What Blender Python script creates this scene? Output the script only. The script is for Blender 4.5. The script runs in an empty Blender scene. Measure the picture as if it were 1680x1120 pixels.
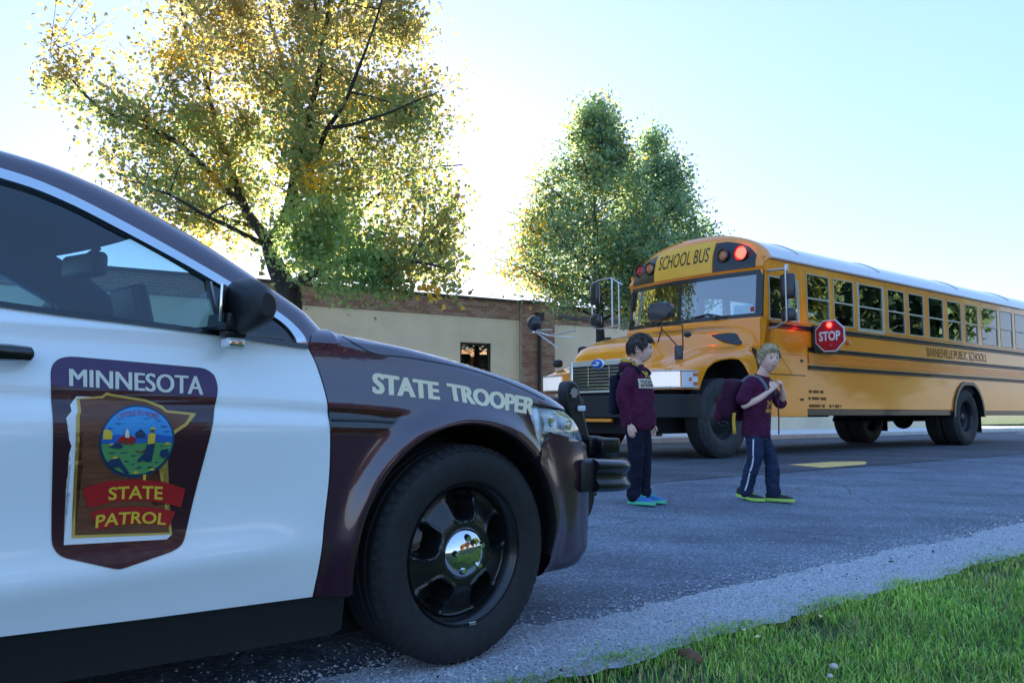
import bpy, bmesh, math, random
import numpy as np
from mathutils import Vector, Matrix, noise
R=math.radians; PI=math.pi
random.seed(11); RNG=np.random.default_rng(5)
scn=bpy.context.scene
COL=scn.collection
# ------------------------------------------------------------------ camera, sky, sun, exposure
CAMH=0.6
cd=bpy.data.cameras.new('camera'); cam=bpy.data.objects.new('camera',cd); COL.objects.link(cam)
cd.sensor_fit='HORIZONTAL'; cd.sensor_width=36; cd.lens=36*1350/1680
cam.location=(0,0,CAMH); cam.rotation_euler=(PI/2+math.atan(120/1350),0,0)
cd.clip_start=0.05; cd.clip_end=3000
scn.camera=cam
SUN_AZ=R(-11.0)      # measured from +Y towards +X
SUN_EL=R(7.0)
w=bpy.data.worlds.new('World'); scn.world=w; w.use_nodes=True
nt=w.node_tree; nt.nodes.clear()
sk=nt.nodes.new('ShaderNodeTexSky'); sk.sky_type='NISHITA'; sk.sun_disc=False
sk.sun_elevation=SUN_EL; sk.sun_rotation=SUN_AZ; sk.altitude=0; sk.air_density=1.0; sk.dust_density=.6; sk.ozone_density=3.0
bg=nt.nodes.new('ShaderNodeBackground'); bg.inputs['Strength'].default_value=0.15
wo=nt.nodes.new('ShaderNodeOutputWorld')
gm=nt.nodes.new('ShaderNodeGamma'); gm.inputs['Gamma'].default_value=.25
hs_=nt.nodes.new('ShaderNodeHueSaturation'); hs_.inputs['Saturation'].default_value=2.1; nt.links.new(gm.outputs[0],hs_.inputs['Color'])
tn=nt.nodes.new('ShaderNodeMix'); tn.data_type='RGBA'; tn.blend_type='MULTIPLY'; tn.inputs[0].default_value=1; tn.inputs[7].default_value=(.65,.67,.90,1)
nt.links.new(sk.outputs[0],gm.inputs[0]); nt.links.new(hs_.outputs[0],tn.inputs[6]); nt.links.new(tn.outputs[2],bg.inputs[0]); nt.links.new(bg.outputs[0],wo.inputs[0])
sd=bpy.data.lights.new('sun','SUN'); sd.energy=2.3; sd.angle=R(0.6); sd.color=(1,.86,.62)
sun=bpy.data.objects.new('sun',sd); COL.objects.link(sun)
sdir=Vector((math.sin(SUN_AZ)*math.cos(SUN_EL),math.cos(SUN_AZ)*math.cos(SUN_EL),math.sin(SUN_EL)))
sun.rotation_euler=sdir.to_track_quat('Z','Y').to_euler(); sun.location=(-20,60,30)
scn.view_settings.view_transform='Standard'; scn.view_settings.look='None'
scn.view_settings.exposure=3.26; scn.view_settings.gamma=1; scn.view_settings.use_curve_mapping=False
scn.render.engine='CYCLES'
scn.cycles.max_bounces=10; scn.cycles.transparent_max_bounces=16
scn.render.resolution_x=1024; scn.render.resolution_y=682
# ------------------------------------------------------------------ helpers
def sm(e0,e1,x):
    t=min(max((x-e0)/(e1-e0),0),1); return t*t*(3-2*t)
def cr(pts,n=6,closed=False):
    """Catmull-Rom through points of any dimension"""
    P=[np.array(p,float) for p in pts]; N=len(P); out=[]
    rng=range(N) if closed else range(N-1)
    for i in rng:
        p0=P[(i-1)%N] if closed or i>0 else 2*P[0]-P[1]
        p1=P[i]; p2=P[(i+1)%N]
        p3=P[(i+2)%N] if closed or i+2<N else 2*P[-1]-P[-2]
        for k in range(n):
            t=k/n
            out.append(0.5*((2*p1)+(-p0+p2)*t+(2*p0-5*p1+4*p2-p3)*t*t+(-p0+3*p1-3*p2+p3)*t**3))
    if not closed: out.append(P[-1])
    return [tuple(map(float,p)) for p in out]
def tag(o,label=None,cat=None,group=None,kind=None):
    if label: o['label']=label
    if cat: o['category']=cat
    if group: o['group']=group
    if kind: o['kind']=kind
    return o
def empty(name,loc=(0,0,0),rot=(0,0,0)):
    o=bpy.data.objects.new(name,None); COL.objects.link(o); o.location=loc; o.rotation_euler=rot
    o.empty_display_size=.2; return o
class MB:
    def __init__(s): s.v=[]; s.f=[]; s.m=[]; s.sm=[]
    def add(s,vs,fs,mi=0,smooth=True):
        b=len(s.v); s.v+= [tuple(map(float,p)) for p in vs]
        for f in fs: s.f.append(tuple(b+i for i in f)); s.m.append(mi); s.sm.append(smooth)
        return s
    def box(s,c,d,mi=0,rot=None,taper=1.0,smooth=False):
        hx,hy,hz=d[0]/2,d[1]/2,d[2]/2
        vs=[]
        for z in (-1,1):
            k=taper if z>0 else 1
            for x,y in ((-1,-1),(1,-1),(1,1),(-1,1)):
                p=Vector((x*hx*k,y*hy*k,z*hz))
                if rot is not None: p=rot@p
                vs.append(p+Vector(c))
        return s.add(vs,[(3,2,1,0),(4,5,6,7),(0,1,5,4),(1,2,6,5),(2,3,7,6),(3,0,4,7)],mi,smooth)
    def box2(s,a,b,mi=0): 
        return s.box([(a[i]+b[i])/2 for i in range(3)],[abs(b[i]-a[i]) for i in range(3)],mi)
    def rbox(s,c,d,r=.02,mi=0,rot=None,n=3):
        """rounded box"""
        hx,hy,hz=[q/2 for q in d]; r=min(r,hx,hy,hz)
        N=4*(n+1)
        def ring(z,k):
            o=[]
            for q,(sx,sy) in enumerate(((1,1),(-1,1),(-1,-1),(1,-1))):
                for j in range(n+1):
                    a=PI/2*(q+j/n)
                    o.append(Vector((sx*(hx-r)+math.cos(a)*r*k,sy*(hy-r)+math.sin(a)*r*k,z)))
            return o
        rings=[]
        for j in range(n+1):
            a=-PI/2+PI/2*j/n; rings.append(ring(-(hz-r)+math.sin(a)*r,math.cos(a)))
        for j in range(n+1):
            a=PI/2*j/n; rings.append(ring((hz-r)+math.sin(a)*r,math.cos(a)))
        vs=[]
        for rg in rings:
            for p in rg: vs.append((rot@p if rot is not None else p)+Vector(c))
        fs=[]
        for i in range(len(rings)-1):
            for j in range(N):
                fs.append((i*N+j,i*N+(j+1)%N,(i+1)*N+(j+1)%N,(i+1)*N+j))
        fs.append(tuple(range(N-1,-1,-1))); fs.append(tuple((len(rings)-1)*N+j for j in range(N)))
        return s.add(vs,fs,mi,True)
    def rings(s,rings,mi=0,closed=True,caps=True,smooth=True):
        N=len(rings[0]); vs=[p for r in rings for p in r]; fs=[]
        for i in range(len(rings)-1):
            for j in range(N if closed else N-1):
                fs.append((i*N+j,i*N+(j+1)%N,(i+1)*N+(j+1)%N,(i+1)*N+j))
        if caps and closed:
            fs.append(tuple(range(N-1,-1,-1))); fs.append(tuple((len(rings)-1)*N+j for j in range(N)))
        return s.add(vs,fs,mi,smooth)
    def tube(s,path,r,n=8,mi=0,caps=True,squash=None):
        P=[Vector(p) for p in path]; rr=r if isinstance(r,(list,tuple)) else [r]*len(P)
        T=[(P[min(i+1,len(P)-1)]-P[max(i-1,0)]).normalized() for i in range(len(P))]
        up=Vector((0,0,1)) if abs(T[0].z)<.9 else Vector((1,0,0))
        U=(up-T[0]*up.dot(T[0])).normalized(); rg=[]
        for i,p in enumerate(P):
            U=(U-T[i]*U.dot(T[i])).normalized(); V=T[i].cross(U)
            rg.append([p+(U*math.cos(2*PI*j/n)+V*math.sin(2*PI*j/n)*(squash or 1))*rr[i] for j in range(n)])
        return s.rings(rg,mi,True,caps)
    def cyl(s,a,b,r,r2=None,n=24,mi=0): return s.tube([a,b],[r,r if r2 is None else r2],n,mi)
    def lathe(s,prof,o,ax,n=48,mi=0,caps=False,start=0,end=2*PI):
        """prof (radius, height along ax)"""
        ax=Vector(ax).normalized(); up=Vector((0,0,1)) if abs(ax.z)<.9 else Vector((1,0,0))
        U=(up-ax*up.dot(ax)).normalized(); V=ax.cross(U); o=Vector(o); full=abs(end-start-2*PI)<1e-6
        m=n if full else n+1
        rg=[[o+ax*h+(U*math.cos(start+(end-start)*j/n)+V*math.sin(start+(end-start)*j/n))*r for j in range(m)] for r,h in prof]
        return s.rings(rg,mi,full,caps)
    def grid(s,fn,nu,nv,mi=0,flip=False):
        vs=[fn(i/nu,j/nv) for i in range(nu+1) for j in range(nv+1)]; fs=[]
        for i in range(nu):
            for j in range(nv):
                a=i*(nv+1)+j; q=(a,a+1,a+nv+2,a+nv+1); fs.append(q[::-1] if flip else q)
        return s.add(vs,fs,mi,True)
    def prism(s,pts,fn,d0,d1,mi=0,smooth=False):
        """2-D outline pts mapped by fn(u,v,d)"""
        N=len(pts); vs=[fn(u,v,d0) for u,v in pts]+[fn(u,v,d1) for u,v in pts]
        fs=[tuple(range(N)),tuple(range(2*N-1,N-1,-1))]+[(i,i+N,(i+1)%N+N,(i+1)%N) for i in range(N)]
        return s.add(vs,fs,mi,smooth)
    def sphere(s,c,r,n=16,m=10,mi=0):
        rx,ry,rz=r if isinstance(r,(tuple,list)) else (r,r,r)
        rg=[]
        for i in range(m+1):
            a=-PI/2+PI*i/m; k=max(math.cos(a),.001)
            rg.append([(c[0]+rx*k*math.cos(2*PI*j/n),c[1]+ry*k*math.sin(2*PI*j/n),c[2]+rz*math.sin(a)) for j in range(n)])
        return s.rings(rg,mi)
    def build(s,name,mat,parent=None,bevel=0,ang=35,fixn=True,bseg=2,tf=None):
        me=bpy.data.meshes.new(name)
        v=s.v if tf is None else [tf(p) for p in s.v]
        me.from_pydata(v,[],s.f); 
        mats=mat if isinstance(mat,(list,tuple)) else [mat]
        for m in mats: me.materials.append(m)
        me.polygons.foreach_set('material_index',s.m)
        me.polygons.foreach_set('use_smooth',s.sm)
        if fixn:
            bm=bmesh.new(); bm.from_mesh(me); bmesh.ops.recalc_face_normals(bm,faces=bm.faces); bm.to_mesh(me); bm.free()
        if ang: me.set_sharp_from_angle(angle=R(ang))
        o=bpy.data.objects.new(name,me); COL.objects.link(o)
        if parent: o.parent=parent
        if bevel:
            b=o.modifiers.new('bevel','BEVEL'); b.width=bevel; b.segments=bseg; b.limit_method='ANGLE'; b.angle_limit=R(40); b.harden_normals=False
        return o
def shared(name,src,parent,loc=(0,0,0),rot=(0,0,0),scale=(1,1,1)):
    o=bpy.data.objects.new(name,src.data); COL.objects.link(o); o.parent=parent; o.location=loc; o.rotation_euler=rot; o.scale=scale
    return o
def inside(p,poly):
    x,y=p; c=False; n=len(poly); j=n-1
    for i in range(n):
        xi,yi=poly[i]; xj,yj=poly[j]
        if (yi>y)!=(yj>y) and x<(xj-xi)*(y-yi)/(yj-yi)+xi: c=not c
        j=i
    return c
def panel(name,outline,Yf,mat,parent,d=.03,thick=.012,off=0.0,mirror=None,normals=True,inner=True,cutlines=()):
    """skin panel: a side-view outline (t,z) laid on the surface y=Yf(t,z), with analytic normals and a returned edge"""
    t0=min(p[0] for p in outline); t1=max(p[0] for p in outline); z0=min(p[1] for p in outline); z1=max(p[1] for p in outline)
    nt_=max(int((t1-t0)/d),1); nz_=max(int((z1-z0)/d),1)
    def clip(P,ax,val,keep_less):
        out=[]; n=len(P)
        for i in range(n):
            a,b=P[i],P[(i+1)%n]; ia=(a[ax]<=val+1e-9) if keep_less else (a[ax]>=val-1e-9); ib=(b[ax]<=val+1e-9) if keep_less else (b[ax]>=val-1e-9)
            if ia: out.append(a)
            if ia!=ib:
                k=(val-a[ax])/(b[ax]-a[ax]); q=[a[0]+(b[0]-a[0])*k,a[1]+(b[1]-a[1])*k]; q[ax]=val; out.append(tuple(q))
        return out
    vid={}; V2=[]; F=[]
    def vert(p):
        k=(round(p[0]*20000),round(p[1]*20000))
        if k not in vid: vid[k]=len(V2); V2.append((p[0],p[1]))
        return vid[k]
    for i in range(nt_):
        ta=t0+(t1-t0)*i/nt_; tb=t0+(t1-t0)*(i+1)/nt_
        P1=clip(clip(list(outline),0,ta,False),0,tb,True) if nt_>1 else list(outline)
        if len(P1)<3: continue
        za_=min(p[1] for p in P1); zb_=max(p[1] for p in P1)
        for j in range(nz_):
            a_=z0+(z1-z0)*j/nz_; b_=z0+(z1-z0)*(j+1)/nz_
            if b_<za_-1e-9 or a_>zb_+1e-9: continue
            P2=clip(clip(P1,1,a_,False),1,b_,True)
            ids=[]
            for p in P2:
                k=vert(p)
                if not ids or ids[-1]!=k: ids.append(k)
            while len(ids)>1 and ids[0]==ids[-1]: ids.pop()
            ch=True
            while ch and len(ids)>2:      # drop out-and-back spikes
                ch=False
                for q in range(len(ids)):
                    if ids[q-1]==ids[(q+1)%len(ids)]:
                        ids.pop(q); ids=[v for w_,v in enumerate(ids) if v!=ids[w_-1]]; ch=True; break
            if len(ids)<3 or len(set(ids))!=len(ids): continue
            ar=sum(V2[ids[q]][0]*V2[ids[(q+1)%len(ids)]][1]-V2[ids[(q+1)%len(ids)]][0]*V2[ids[q]][1] for q in range(len(ids)))
            if abs(ar)<1e-8: continue
            F.append(tuple(ids))
    V=[(t,Yf(t,z)+off,z) for t,z in V2]
    ec={}
    for f in F:
        for q in range(len(f)):
            k=(min(f[q],f[(q+1)%len(f)]),max(f[q],f[(q+1)%len(f)])); ec[k]=ec.get(k,0)+1
    be=[k for k,c in ec.items() if c==1]
    e=.004; NN=[]
    for t,y,z in V:
        dt=(Yf(t+e,z)-Yf(t-e,z))/(2*e); dz=(Yf(t,z+e)-Yf(t,z-e))/(2*e)
        NN.append(Vector((dt,-1,dz)).normalized())
    # make faces face -y
    F2=[]
    for f in F:
        ar=sum(V[f[i]][0]*V[f[(i+1)%len(f)]][2]-V[f[(i+1)%len(f)]][0]*V[f[i]][2] for i in range(len(f)))
        F2.append(f if ar>0 else f[::-1])
    n0=len(V); allV=list(V); allF=list(F2); allN=list(NN)
    if inner:
        mp={}
        def dupv(i):
            if i not in mp:
                mp[i]=(len(allV),len(allV)+1)
                allV.append(V[i]); allV.append((V[i][0],V[i][1]+thick,V[i][2]))
                allN.append(NN[i]); allN.append(NN[i])
            return mp[i]
        nf=len(allF)
        for a,b in be:
            a1,a2=dupv(a); b1,b2=dupv(b); allF.append((a1,b1,b2,a2))
    if mirror is not None:
        allV=[(x,mirror-y,z) for x,y,z in allV]; allN=[Vector((q.x,-q.y,q.z)) for q in allN]; allF=[f[::-1] for f in allF]
    me=bpy.data.meshes.new(name); me.from_pydata(allV,[],allF); me.materials.append(mat)
    me.polygons.foreach_set('use_smooth',[i<len(F2) for i in range(len(allF))])
    if normals:
        ln=[]
        for p in me.polygons:
            for vi in p.vertices:
                ln.append(allN[vi] if p.index<len(F2) else p.normal)
        me.normals_split_custom_set([tuple(q) for q in ln])
    o=bpy.data.objects.new(name,me); COL.objects.link(o); o.parent=parent
    return o
def text2d(s,bold=0.0,shear=0,space=1.0):
    c=bpy.data.curves.new('t','FONT'); c.body=s; c.size=1; c.offset=bold; c.shear=shear; c.space_character=space; c.resolution_u=4
    o=bpy.data.objects.new('t',c); COL.objects.link(o)
    dg=bpy.context.evaluated_depsgraph_get(); me=bpy.data.meshes.new_from_object(o.evaluated_get(dg))
    vs=[(v.co.x,v.co.y) for v in me.vertices]; fs=[tuple(p.vertices) for p in me.polygons]
    bpy.data.objects.remove(o); bpy.data.meshes.remove(me)
    x0=min(v[0] for v in vs); x1=max(v[0] for v in vs); y0=min(v[1] for v in vs); y1=max(v[1] for v in vs)
    return [((x-x0)/(x1-x0),(y-y0)/(y1-y0)) for x,y in vs],fs
def subtext(vs,fs,n):
    bm=bmesh.new(); V=[bm.verts.new((x,y,0)) for x,y in vs]
    for f in fs:
        try: bm.faces.new([V[i] for i in f])
        except ValueError: pass
    for i in range(1,n): bmesh.ops.bisect_plane(bm,geom=bm.verts[:]+bm.edges[:]+bm.faces[:],plane_co=(0,i/n,0),plane_no=(0,1,0),dist=1e-6)
    bm.verts.index_update(); r=([(v.co.x,v.co.y) for v in bm.verts],[tuple(v.index for v in f.verts) for f in bm.faces]); bm.free(); return r
def text_on(mb,s,fn,mi=0,bold=0.0,space=1.0,shear=0,n=0):
    """fn(u,v)->3-D, u,v in 0..1 over the text's box"""
    vs,fs=text2d(s,bold,shear,space)
    if n: vs,fs=subtext(vs,fs,n)
    mb.add([fn(u,v) for u,v in vs],fs,mi,False)
def bil(q,u,v):
    """q = BL,TL,TR,BR 2-D"""
    a=[q[0][i]*(1-u)+q[3][i]*u for i in range(len(q[0]))]; b=[q[1][i]*(1-u)+q[2][i]*u for i in range(len(q[0]))]
    return [a[i]*(1-v)+b[i]*v for i in range(len(a))]
# ------------------------------------------------------------------ materials
def M(name,col=(.5,.5,.5),rough=.5,metal=0,spec=.5,coat=0,coatr=.03,emit=None,es=1,sheen=0):
    m=bpy.data.materials.new(name); m.use_nodes=True; b=m.node_tree.nodes['Principled BSDF']
    b.inputs['Base Color'].default_value=(*col,1); b.inputs['Roughness'].default_value=rough; b.inputs['Metallic'].default_value=metal
    b.inputs['Specular IOR Level'].default_value=spec; b.inputs['Coat Weight'].default_value=coat; b.inputs['Coat Roughness'].default_value=coatr
    if sheen: b.inputs['Sheen Weight'].default_value=sheen
    if emit: b.inputs['Emission Color'].default_value=(*emit,1); b.inputs['Emission Strength'].default_value=es
    return m
def nodes(m): return m.node_tree.nodes,m.node_tree.links,m.node_tree.nodes['Principled BSDF']
def noisy(m,scale=8,amt=.25,bump=0,bscale=None,col2=None,detail=6,coord='Object',rvar=0,stretch=None,bdist=.01):
    N,L,b=nodes(m); tc=N.new('ShaderNodeTexCoord'); src=tc.outputs[coord]
    if stretch:
        mp=N.new('ShaderNodeMapping'); mp.inputs['Scale'].default_value=stretch; L.new(src,mp.inputs[0]); src=mp.outputs[0]
    n=N.new('ShaderNodeTexNoise'); n.inputs['Scale'].default_value=scale; n.inputs['Detail'].default_value=detail; L.new(src,n.inputs['Vector'])
    c=b.inputs['Base Color'].default_value[:3]
    r=N.new('ShaderNodeValToRGB'); r.color_ramp.elements[0].position=.32; r.color_ramp.elements[1].position=.68
    c2=col2 or tuple(x*(1+amt) for x in c); c1=tuple(x*(1-amt) for x in c) if col2 is None else c
    r.color_ramp.elements[0].color=(*c1,1); r.color_ramp.elements[1].color=(*c2,1)
    L.new(n.outputs[0],r.inputs[0]); L.new(r.outputs[0],b.inputs['Base Color'])
    if rvar:
        mr=N.new('ShaderNodeMapRange'); ro=b.inputs['Roughness'].default_value
        mr.inputs['To Min'].default_value=max(ro-rvar,0); mr.inputs['To Max'].default_value=ro+rvar; L.new(n.outputs[0],mr.inputs[0]); L.new(mr.outputs[0],b.inputs['Roughness'])
    if bump:
        n2=N.new('ShaderNodeTexNoise'); n2.inputs['Scale'].default_value=bscale or scale*4; n2.inputs['Detail'].default_value=5; L.new(src,n2.inputs['Vector'])
        bp=N.new('ShaderNodeBump'); bp.inputs['Strength'].default_value=bump; bp.inputs['Distance'].default_value=bdist; L.new(n2.outputs[0],bp.inputs['Height']); L.new(bp.outputs[0],b.inputs['Normal'])
    return m
def glassmat(name,tint=(.6,.75,.8),refl=1.0,rough=.0):
    m=bpy.data.materials.new(name); m.use_nodes=True; N=m.node_tree.nodes; L=m.node_tree.links; N.clear()
    t=N.new('ShaderNodeBsdfTransparent'); t.inputs[0].default_value=(*tint,1)
    g=N.new('ShaderNodeBsdfGlossy'); g.inputs['Roughness'].default_value=rough; g.inputs['Color'].default_value=(.95,.95,.95,1)
    lw=N.new('ShaderNodeLayerWeight'); lw.inputs[0].default_value=.5; pw=N.new('ShaderNodeMath'); pw.operation='POWER'; pw.inputs[1].default_value=4.2; L.new(lw.outputs['Facing'],pw.inputs[0]); f=N.new('ShaderNodeMath'); f.operation='MULTIPLY_ADD'; f.inputs[1].default_value=.92; f.inputs[2].default_value=.06; L.new(pw.outputs[0],f.inputs[0])
    mx=N.new('ShaderNodeMixShader'); o=N.new('ShaderNodeOutputMaterial')
    mu=N.new('ShaderNodeMath'); mu.operation='MULTIPLY'; mu.inputs[1].default_value=refl; mu.use_clamp=True
    L.new(f.outputs[0],mu.inputs[0]); L.new(mu.outputs[0],mx.inputs[0]); L.new(t.outputs[0],mx.inputs[1]); L.new(g.outputs[0],mx.inputs[2]); L.new(mx.outputs[0],o.inputs[0])
    return m
def leafmat(name,col,tr=None):
    m=bpy.data.materials.new(name); m.use_nodes=True; N=m.node_tree.nodes; L=m.node_tree.links; N.clear()
    tc=N.new('ShaderNodeTexCoord'); n=N.new('ShaderNodeTexNoise'); n.inputs['Scale'].default_value=2.2; n.inputs['Detail'].default_value=4; L.new(tc.outputs['Object'],n.inputs['Vector'])
    r=N.new('ShaderNodeValToRGB'); r.color_ramp.elements[0].position=.35; r.color_ramp.elements[1].position=.65
    r.color_ramp.elements[0].color=(*[c*.65 for c in col],1); r.color_ramp.elements[1].color=(*[min(c*1.35,1) for c in col],1); L.new(n.outputs[0],r.inputs[0])
    d=N.new('ShaderNodeBsdfDiffuse'); t=N.new('ShaderNodeBsdfTranslucent'); mx=N.new('ShaderNodeMixShader'); mx.inputs[0].default_value=.58
    hs=N.new('ShaderNodeHueSaturation'); hs.inputs['Saturation'].default_value=.95; hs.inputs['Value'].default_value=1.7; L.new(r.outputs[0],hs.inputs['Color'])
    L.new(r.outputs[0],d.inputs[0]); L.new(hs.outputs[0],t.inputs[0])
    o=N.new('ShaderNodeOutputMaterial'); L.new(d.outputs[0],mx.inputs[1]); L.new(t.outputs[0],mx.inputs[2]); L.new(mx.outputs[0],o.inputs[0])
    return m
# ------------------------------------------------------------------ the site: s runs along the road, q across it (away from the camera)
RA=R(51); AS=Vector((math.sin(RA),math.cos(RA),0)); AQ=Vector((-math.cos(RA),math.sin(RA),0))
PQ=[(-60,-.45),(-5,-.31),(1,-.29),(2.1,-.250),(2.45,-.222),(3.9,-.145),(4.5,-.1),(5.4,-.05),(7,0),(9,.0),(11.98,-.03)]
def zq(q): return float(np.interp(q,[p[0] for p in PQ],[p[1] for p in PQ]))
def W(s,q,dz=0): p=AS*s+AQ*q; return (p.x,p.y,zq(q)+dz)
def at(px,py,Y):
    """point seen at photo pixel (px,py) at depth Y"""
    p=math.atan(120/1350); u=(px-840)/1350; v=(560-py)/1350
    d=Vector((u,math.cos(p)-v*math.sin(p),math.sin(p)+v*math.cos(p))); k=Y/d.y
    return Vector((d.x*k,d.y*k,CAMH+d.z*k))
def strip(name,mat,qs,s0,s1,ds,dz=0,zf=None,edge0=0,edge1=0,far=0):
    mb=MB(); S_=[]; s=s0
    while s<s1: S_.append(s); s+=ds*(1 if abs(s-4)<14 else 6)
    S_.append(s1); nq=len(qs); vs=[]
    for s in S_:
        for j,q in enumerate(qs):
            qq=q
            if j==0 and edge0: qq+=edge0*(noise.noise(Vector((s*2.1,3,1)))+.6*noise.noise(Vector((s*9,1,5)))+.4*noise.noise(Vector((s*31,1,5))))
            if j==nq-1 and edge1: qq+=edge1*(noise.noise(Vector((s*1.3,7,2)))+.6*noise.noise(Vector((s*6,9,5)))+.5*noise.noise(Vector((s*27,4,5))))
            p=AS*s+AQ*qq; vs.append((p.x,p.y,(zf(qq) if zf else zq(qq))+dz))
    fs=[(i*nq+j,(i+1)*nq+j,(i+1)*nq+j+1,i*nq+j+1) for i in range(len(S_)-1) for j in range(nq-1)]
    mb.add(vs,fs); o=mb.build(name,mat,ang=0); tag(o,kind='structure'); return o
# materials of the ground
def asphalt(name,c1,c2,worn,speck=1.0):
    m=M(name,c1,.8,spec=.35); N,L,b=nodes(m); tc=N.new('ShaderNodeTexCoord')
    n1=N.new('ShaderNodeTexNoise'); n1.inputs['Scale'].default_value=.9; n1.inputs['Detail'].default_value=7; n1.inputs['Roughness'].default_value=.65
    n2=N.new('ShaderNodeTexNoise'); n2.inputs['Scale'].default_value=55; n2.inputs['Detail'].default_value=3
    v=N.new('ShaderNodeTexVoronoi'); v.inputs['Scale'].default_value=110
    for x in (n1,n2,v): L.new(tc.outputs['Object'],x.inputs['Vector'])
    r=N.new('ShaderNodeValToRGB'); r.color_ramp.elements[0].position=.38; r.color_ramp.elements[1].position=.66
    r.color_ramp.elements[0].color=(*c1,1); r.color_ramp.elements[1].color=(*c2,1); L.new(n1.outputs[0],r.inputs[0])
    r2=N.new('ShaderNodeValToRGB'); r2.color_ramp.elements[0].position=.48; r2.color_ramp.elements[1].position=.72
    r2.color_ramp.elements[0].color=(.6,.6,.6,1); r2.color_ramp.elements[1].color=(1+speck,1+speck,1+speck,1); L.new(n2.outputs[0],r2.inputs[0])
    mx=N.new('ShaderNodeMix'); mx.data_type='RGBA'; mx.blend_type='MULTIPLY'; mx.inputs[0].default_value=1; L.new(r.outputs[0],mx.inputs[6]); L.new(r2.outputs[0],mx.inputs[7])
    r3=N.new('ShaderNodeValToRGB'); r3.color_ramp.elements[0].position=.0; r3.color_ramp.elements[1].position=.22
    r3.color_ramp.elements[0].color=(*worn,1); r3.color_ramp.elements[1].color=(0,0,0,1); L.new(v.outputs['Distance'],r3.inputs[0])
    n3=N.new('ShaderNodeTexNoise'); n3.inputs['Scale'].default_value=14; L.new(tc.outputs['Object'],n3.inputs['Vector'])
    mm=N.new('ShaderNodeMix'); mm.data_type='RGBA'; mm.blend_type='ADD'; L.new(n3.outputs[0],mm.inputs[0]); L.new(mx.outputs[2],mm.inputs[6]); L.new(r3.outputs[0],mm.inputs[7])
    # worn streaks along the road and fine cracks
    mp2=N.new('ShaderNodeMapping'); mp2.inputs['Rotation'].default_value=(0,0,RA-PI/2); mp2.inputs['Scale'].default_value=(.35,1.6,1); L.new(tc.outputs['Object'],mp2.inputs[0])
    n4=N.new('ShaderNodeTexNoise'); n4.inputs['Scale'].default_value=1.1; n4.inputs['Detail'].default_value=6; n4.inputs['Roughness'].default_value=.6; L.new(mp2.outputs[0],n4.inputs['Vector'])
    r4=N.new('ShaderNodeValToRGB'); r4.color_ramp.elements[0].position=.35; r4.color_ramp.elements[1].position=.65; r4.color_ramp.elements[0].color=(.72,.72,.73,1); r4.color_ramp.elements[1].color=(1.28,1.27,1.25,1); L.new(n4.outputs[0],r4.inputs[0])
    mw=N.new('ShaderNodeMix'); mw.data_type='RGBA'; mw.blend_type='MULTIPLY'; mw.inputs[0].default_value=1; L.new(mm.outputs[2],mw.inputs[6]); L.new(r4.outputs[0],mw.inputs[7])
    nd=N.new('ShaderNodeTexNoise'); nd.inputs['Scale'].default_value=3; nd.inputs['Detail'].default_value=5; L.new(tc.outputs['Object'],nd.inputs['Vector'])
    va=N.new('ShaderNodeMix'); va.data_type='RGBA'; va.inputs[0].default_value=.18; L.new(tc.outputs['Object'],va.inputs[6]); L.new(nd.outputs['Color'],va.inputs[7])
    vc=N.new('ShaderNodeTexVoronoi'); vc.feature='DISTANCE_TO_EDGE'; vc.inputs['Scale'].default_value=.75; L.new(va.outputs[2],vc.inputs['Vector'])
    rc=N.new('ShaderNodeValToRGB'); rc.color_ramp.elements[0].position=.0; rc.color_ramp.elements[1].position=.006; rc.color_ramp.elements[0].color=(.45,.45,.47,1); rc.color_ramp.elements[1].color=(1,1,1,1); L.new(vc.outputs['Distance'],rc.inputs[0])
    mc=N.new('ShaderNodeMix'); mc.data_type='RGBA'; mc.blend_type='MULTIPLY'; mc.inputs[0].default_value=.8; L.new(mw.outputs[2],mc.inputs[6]); L.new(rc.outputs[0],mc.inputs[7])
    L.new(mc.outputs[2],b.inputs['Base Color'])
    bp=N.new('ShaderNodeBump'); bp.inputs['Strength'].default_value=.55; bp.inputs['Distance'].default_value=.006; L.new(n2.outputs[0],bp.inputs['Height']); L.new(bp.outputs[0],b.inputs['Normal'])
    return m
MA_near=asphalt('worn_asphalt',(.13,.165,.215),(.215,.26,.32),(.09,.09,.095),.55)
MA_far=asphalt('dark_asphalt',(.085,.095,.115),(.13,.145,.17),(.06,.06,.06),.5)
M_grav=M('gravel',(.20,.215,.25),.9); noisy(M_grav,85,.5,bump=1,bscale=150,col2=(.62,.63,.67),detail=8,bdist=.012)
M_dirt=M('soil_and_turf',(.035,.06,.02),.95); noisy(M_dirt,3.2,.4,bump=.8,bscale=60,col2=(.06,.1,.03),bdist=.02)
M_conc=M('concrete',(.68,.67,.65),.8); noisy(M_conc,2.5,.12,bump=.3,bscale=80,bdist=.003)
M_lawn=M('far_lawn',(.06,.13,.03),.95); noisy(M_lawn,1.7,.3,bump=1,bscale=40,col2=(.1,.19,.045),bdist=.03)
M_ymark=M('worn_yellow_marking',(.85,.50,.10),.7); noisy(M_ymark,26,.2,bump=.3,bscale=120,col2=(.92,.66,.28),bdist=.002)
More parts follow.
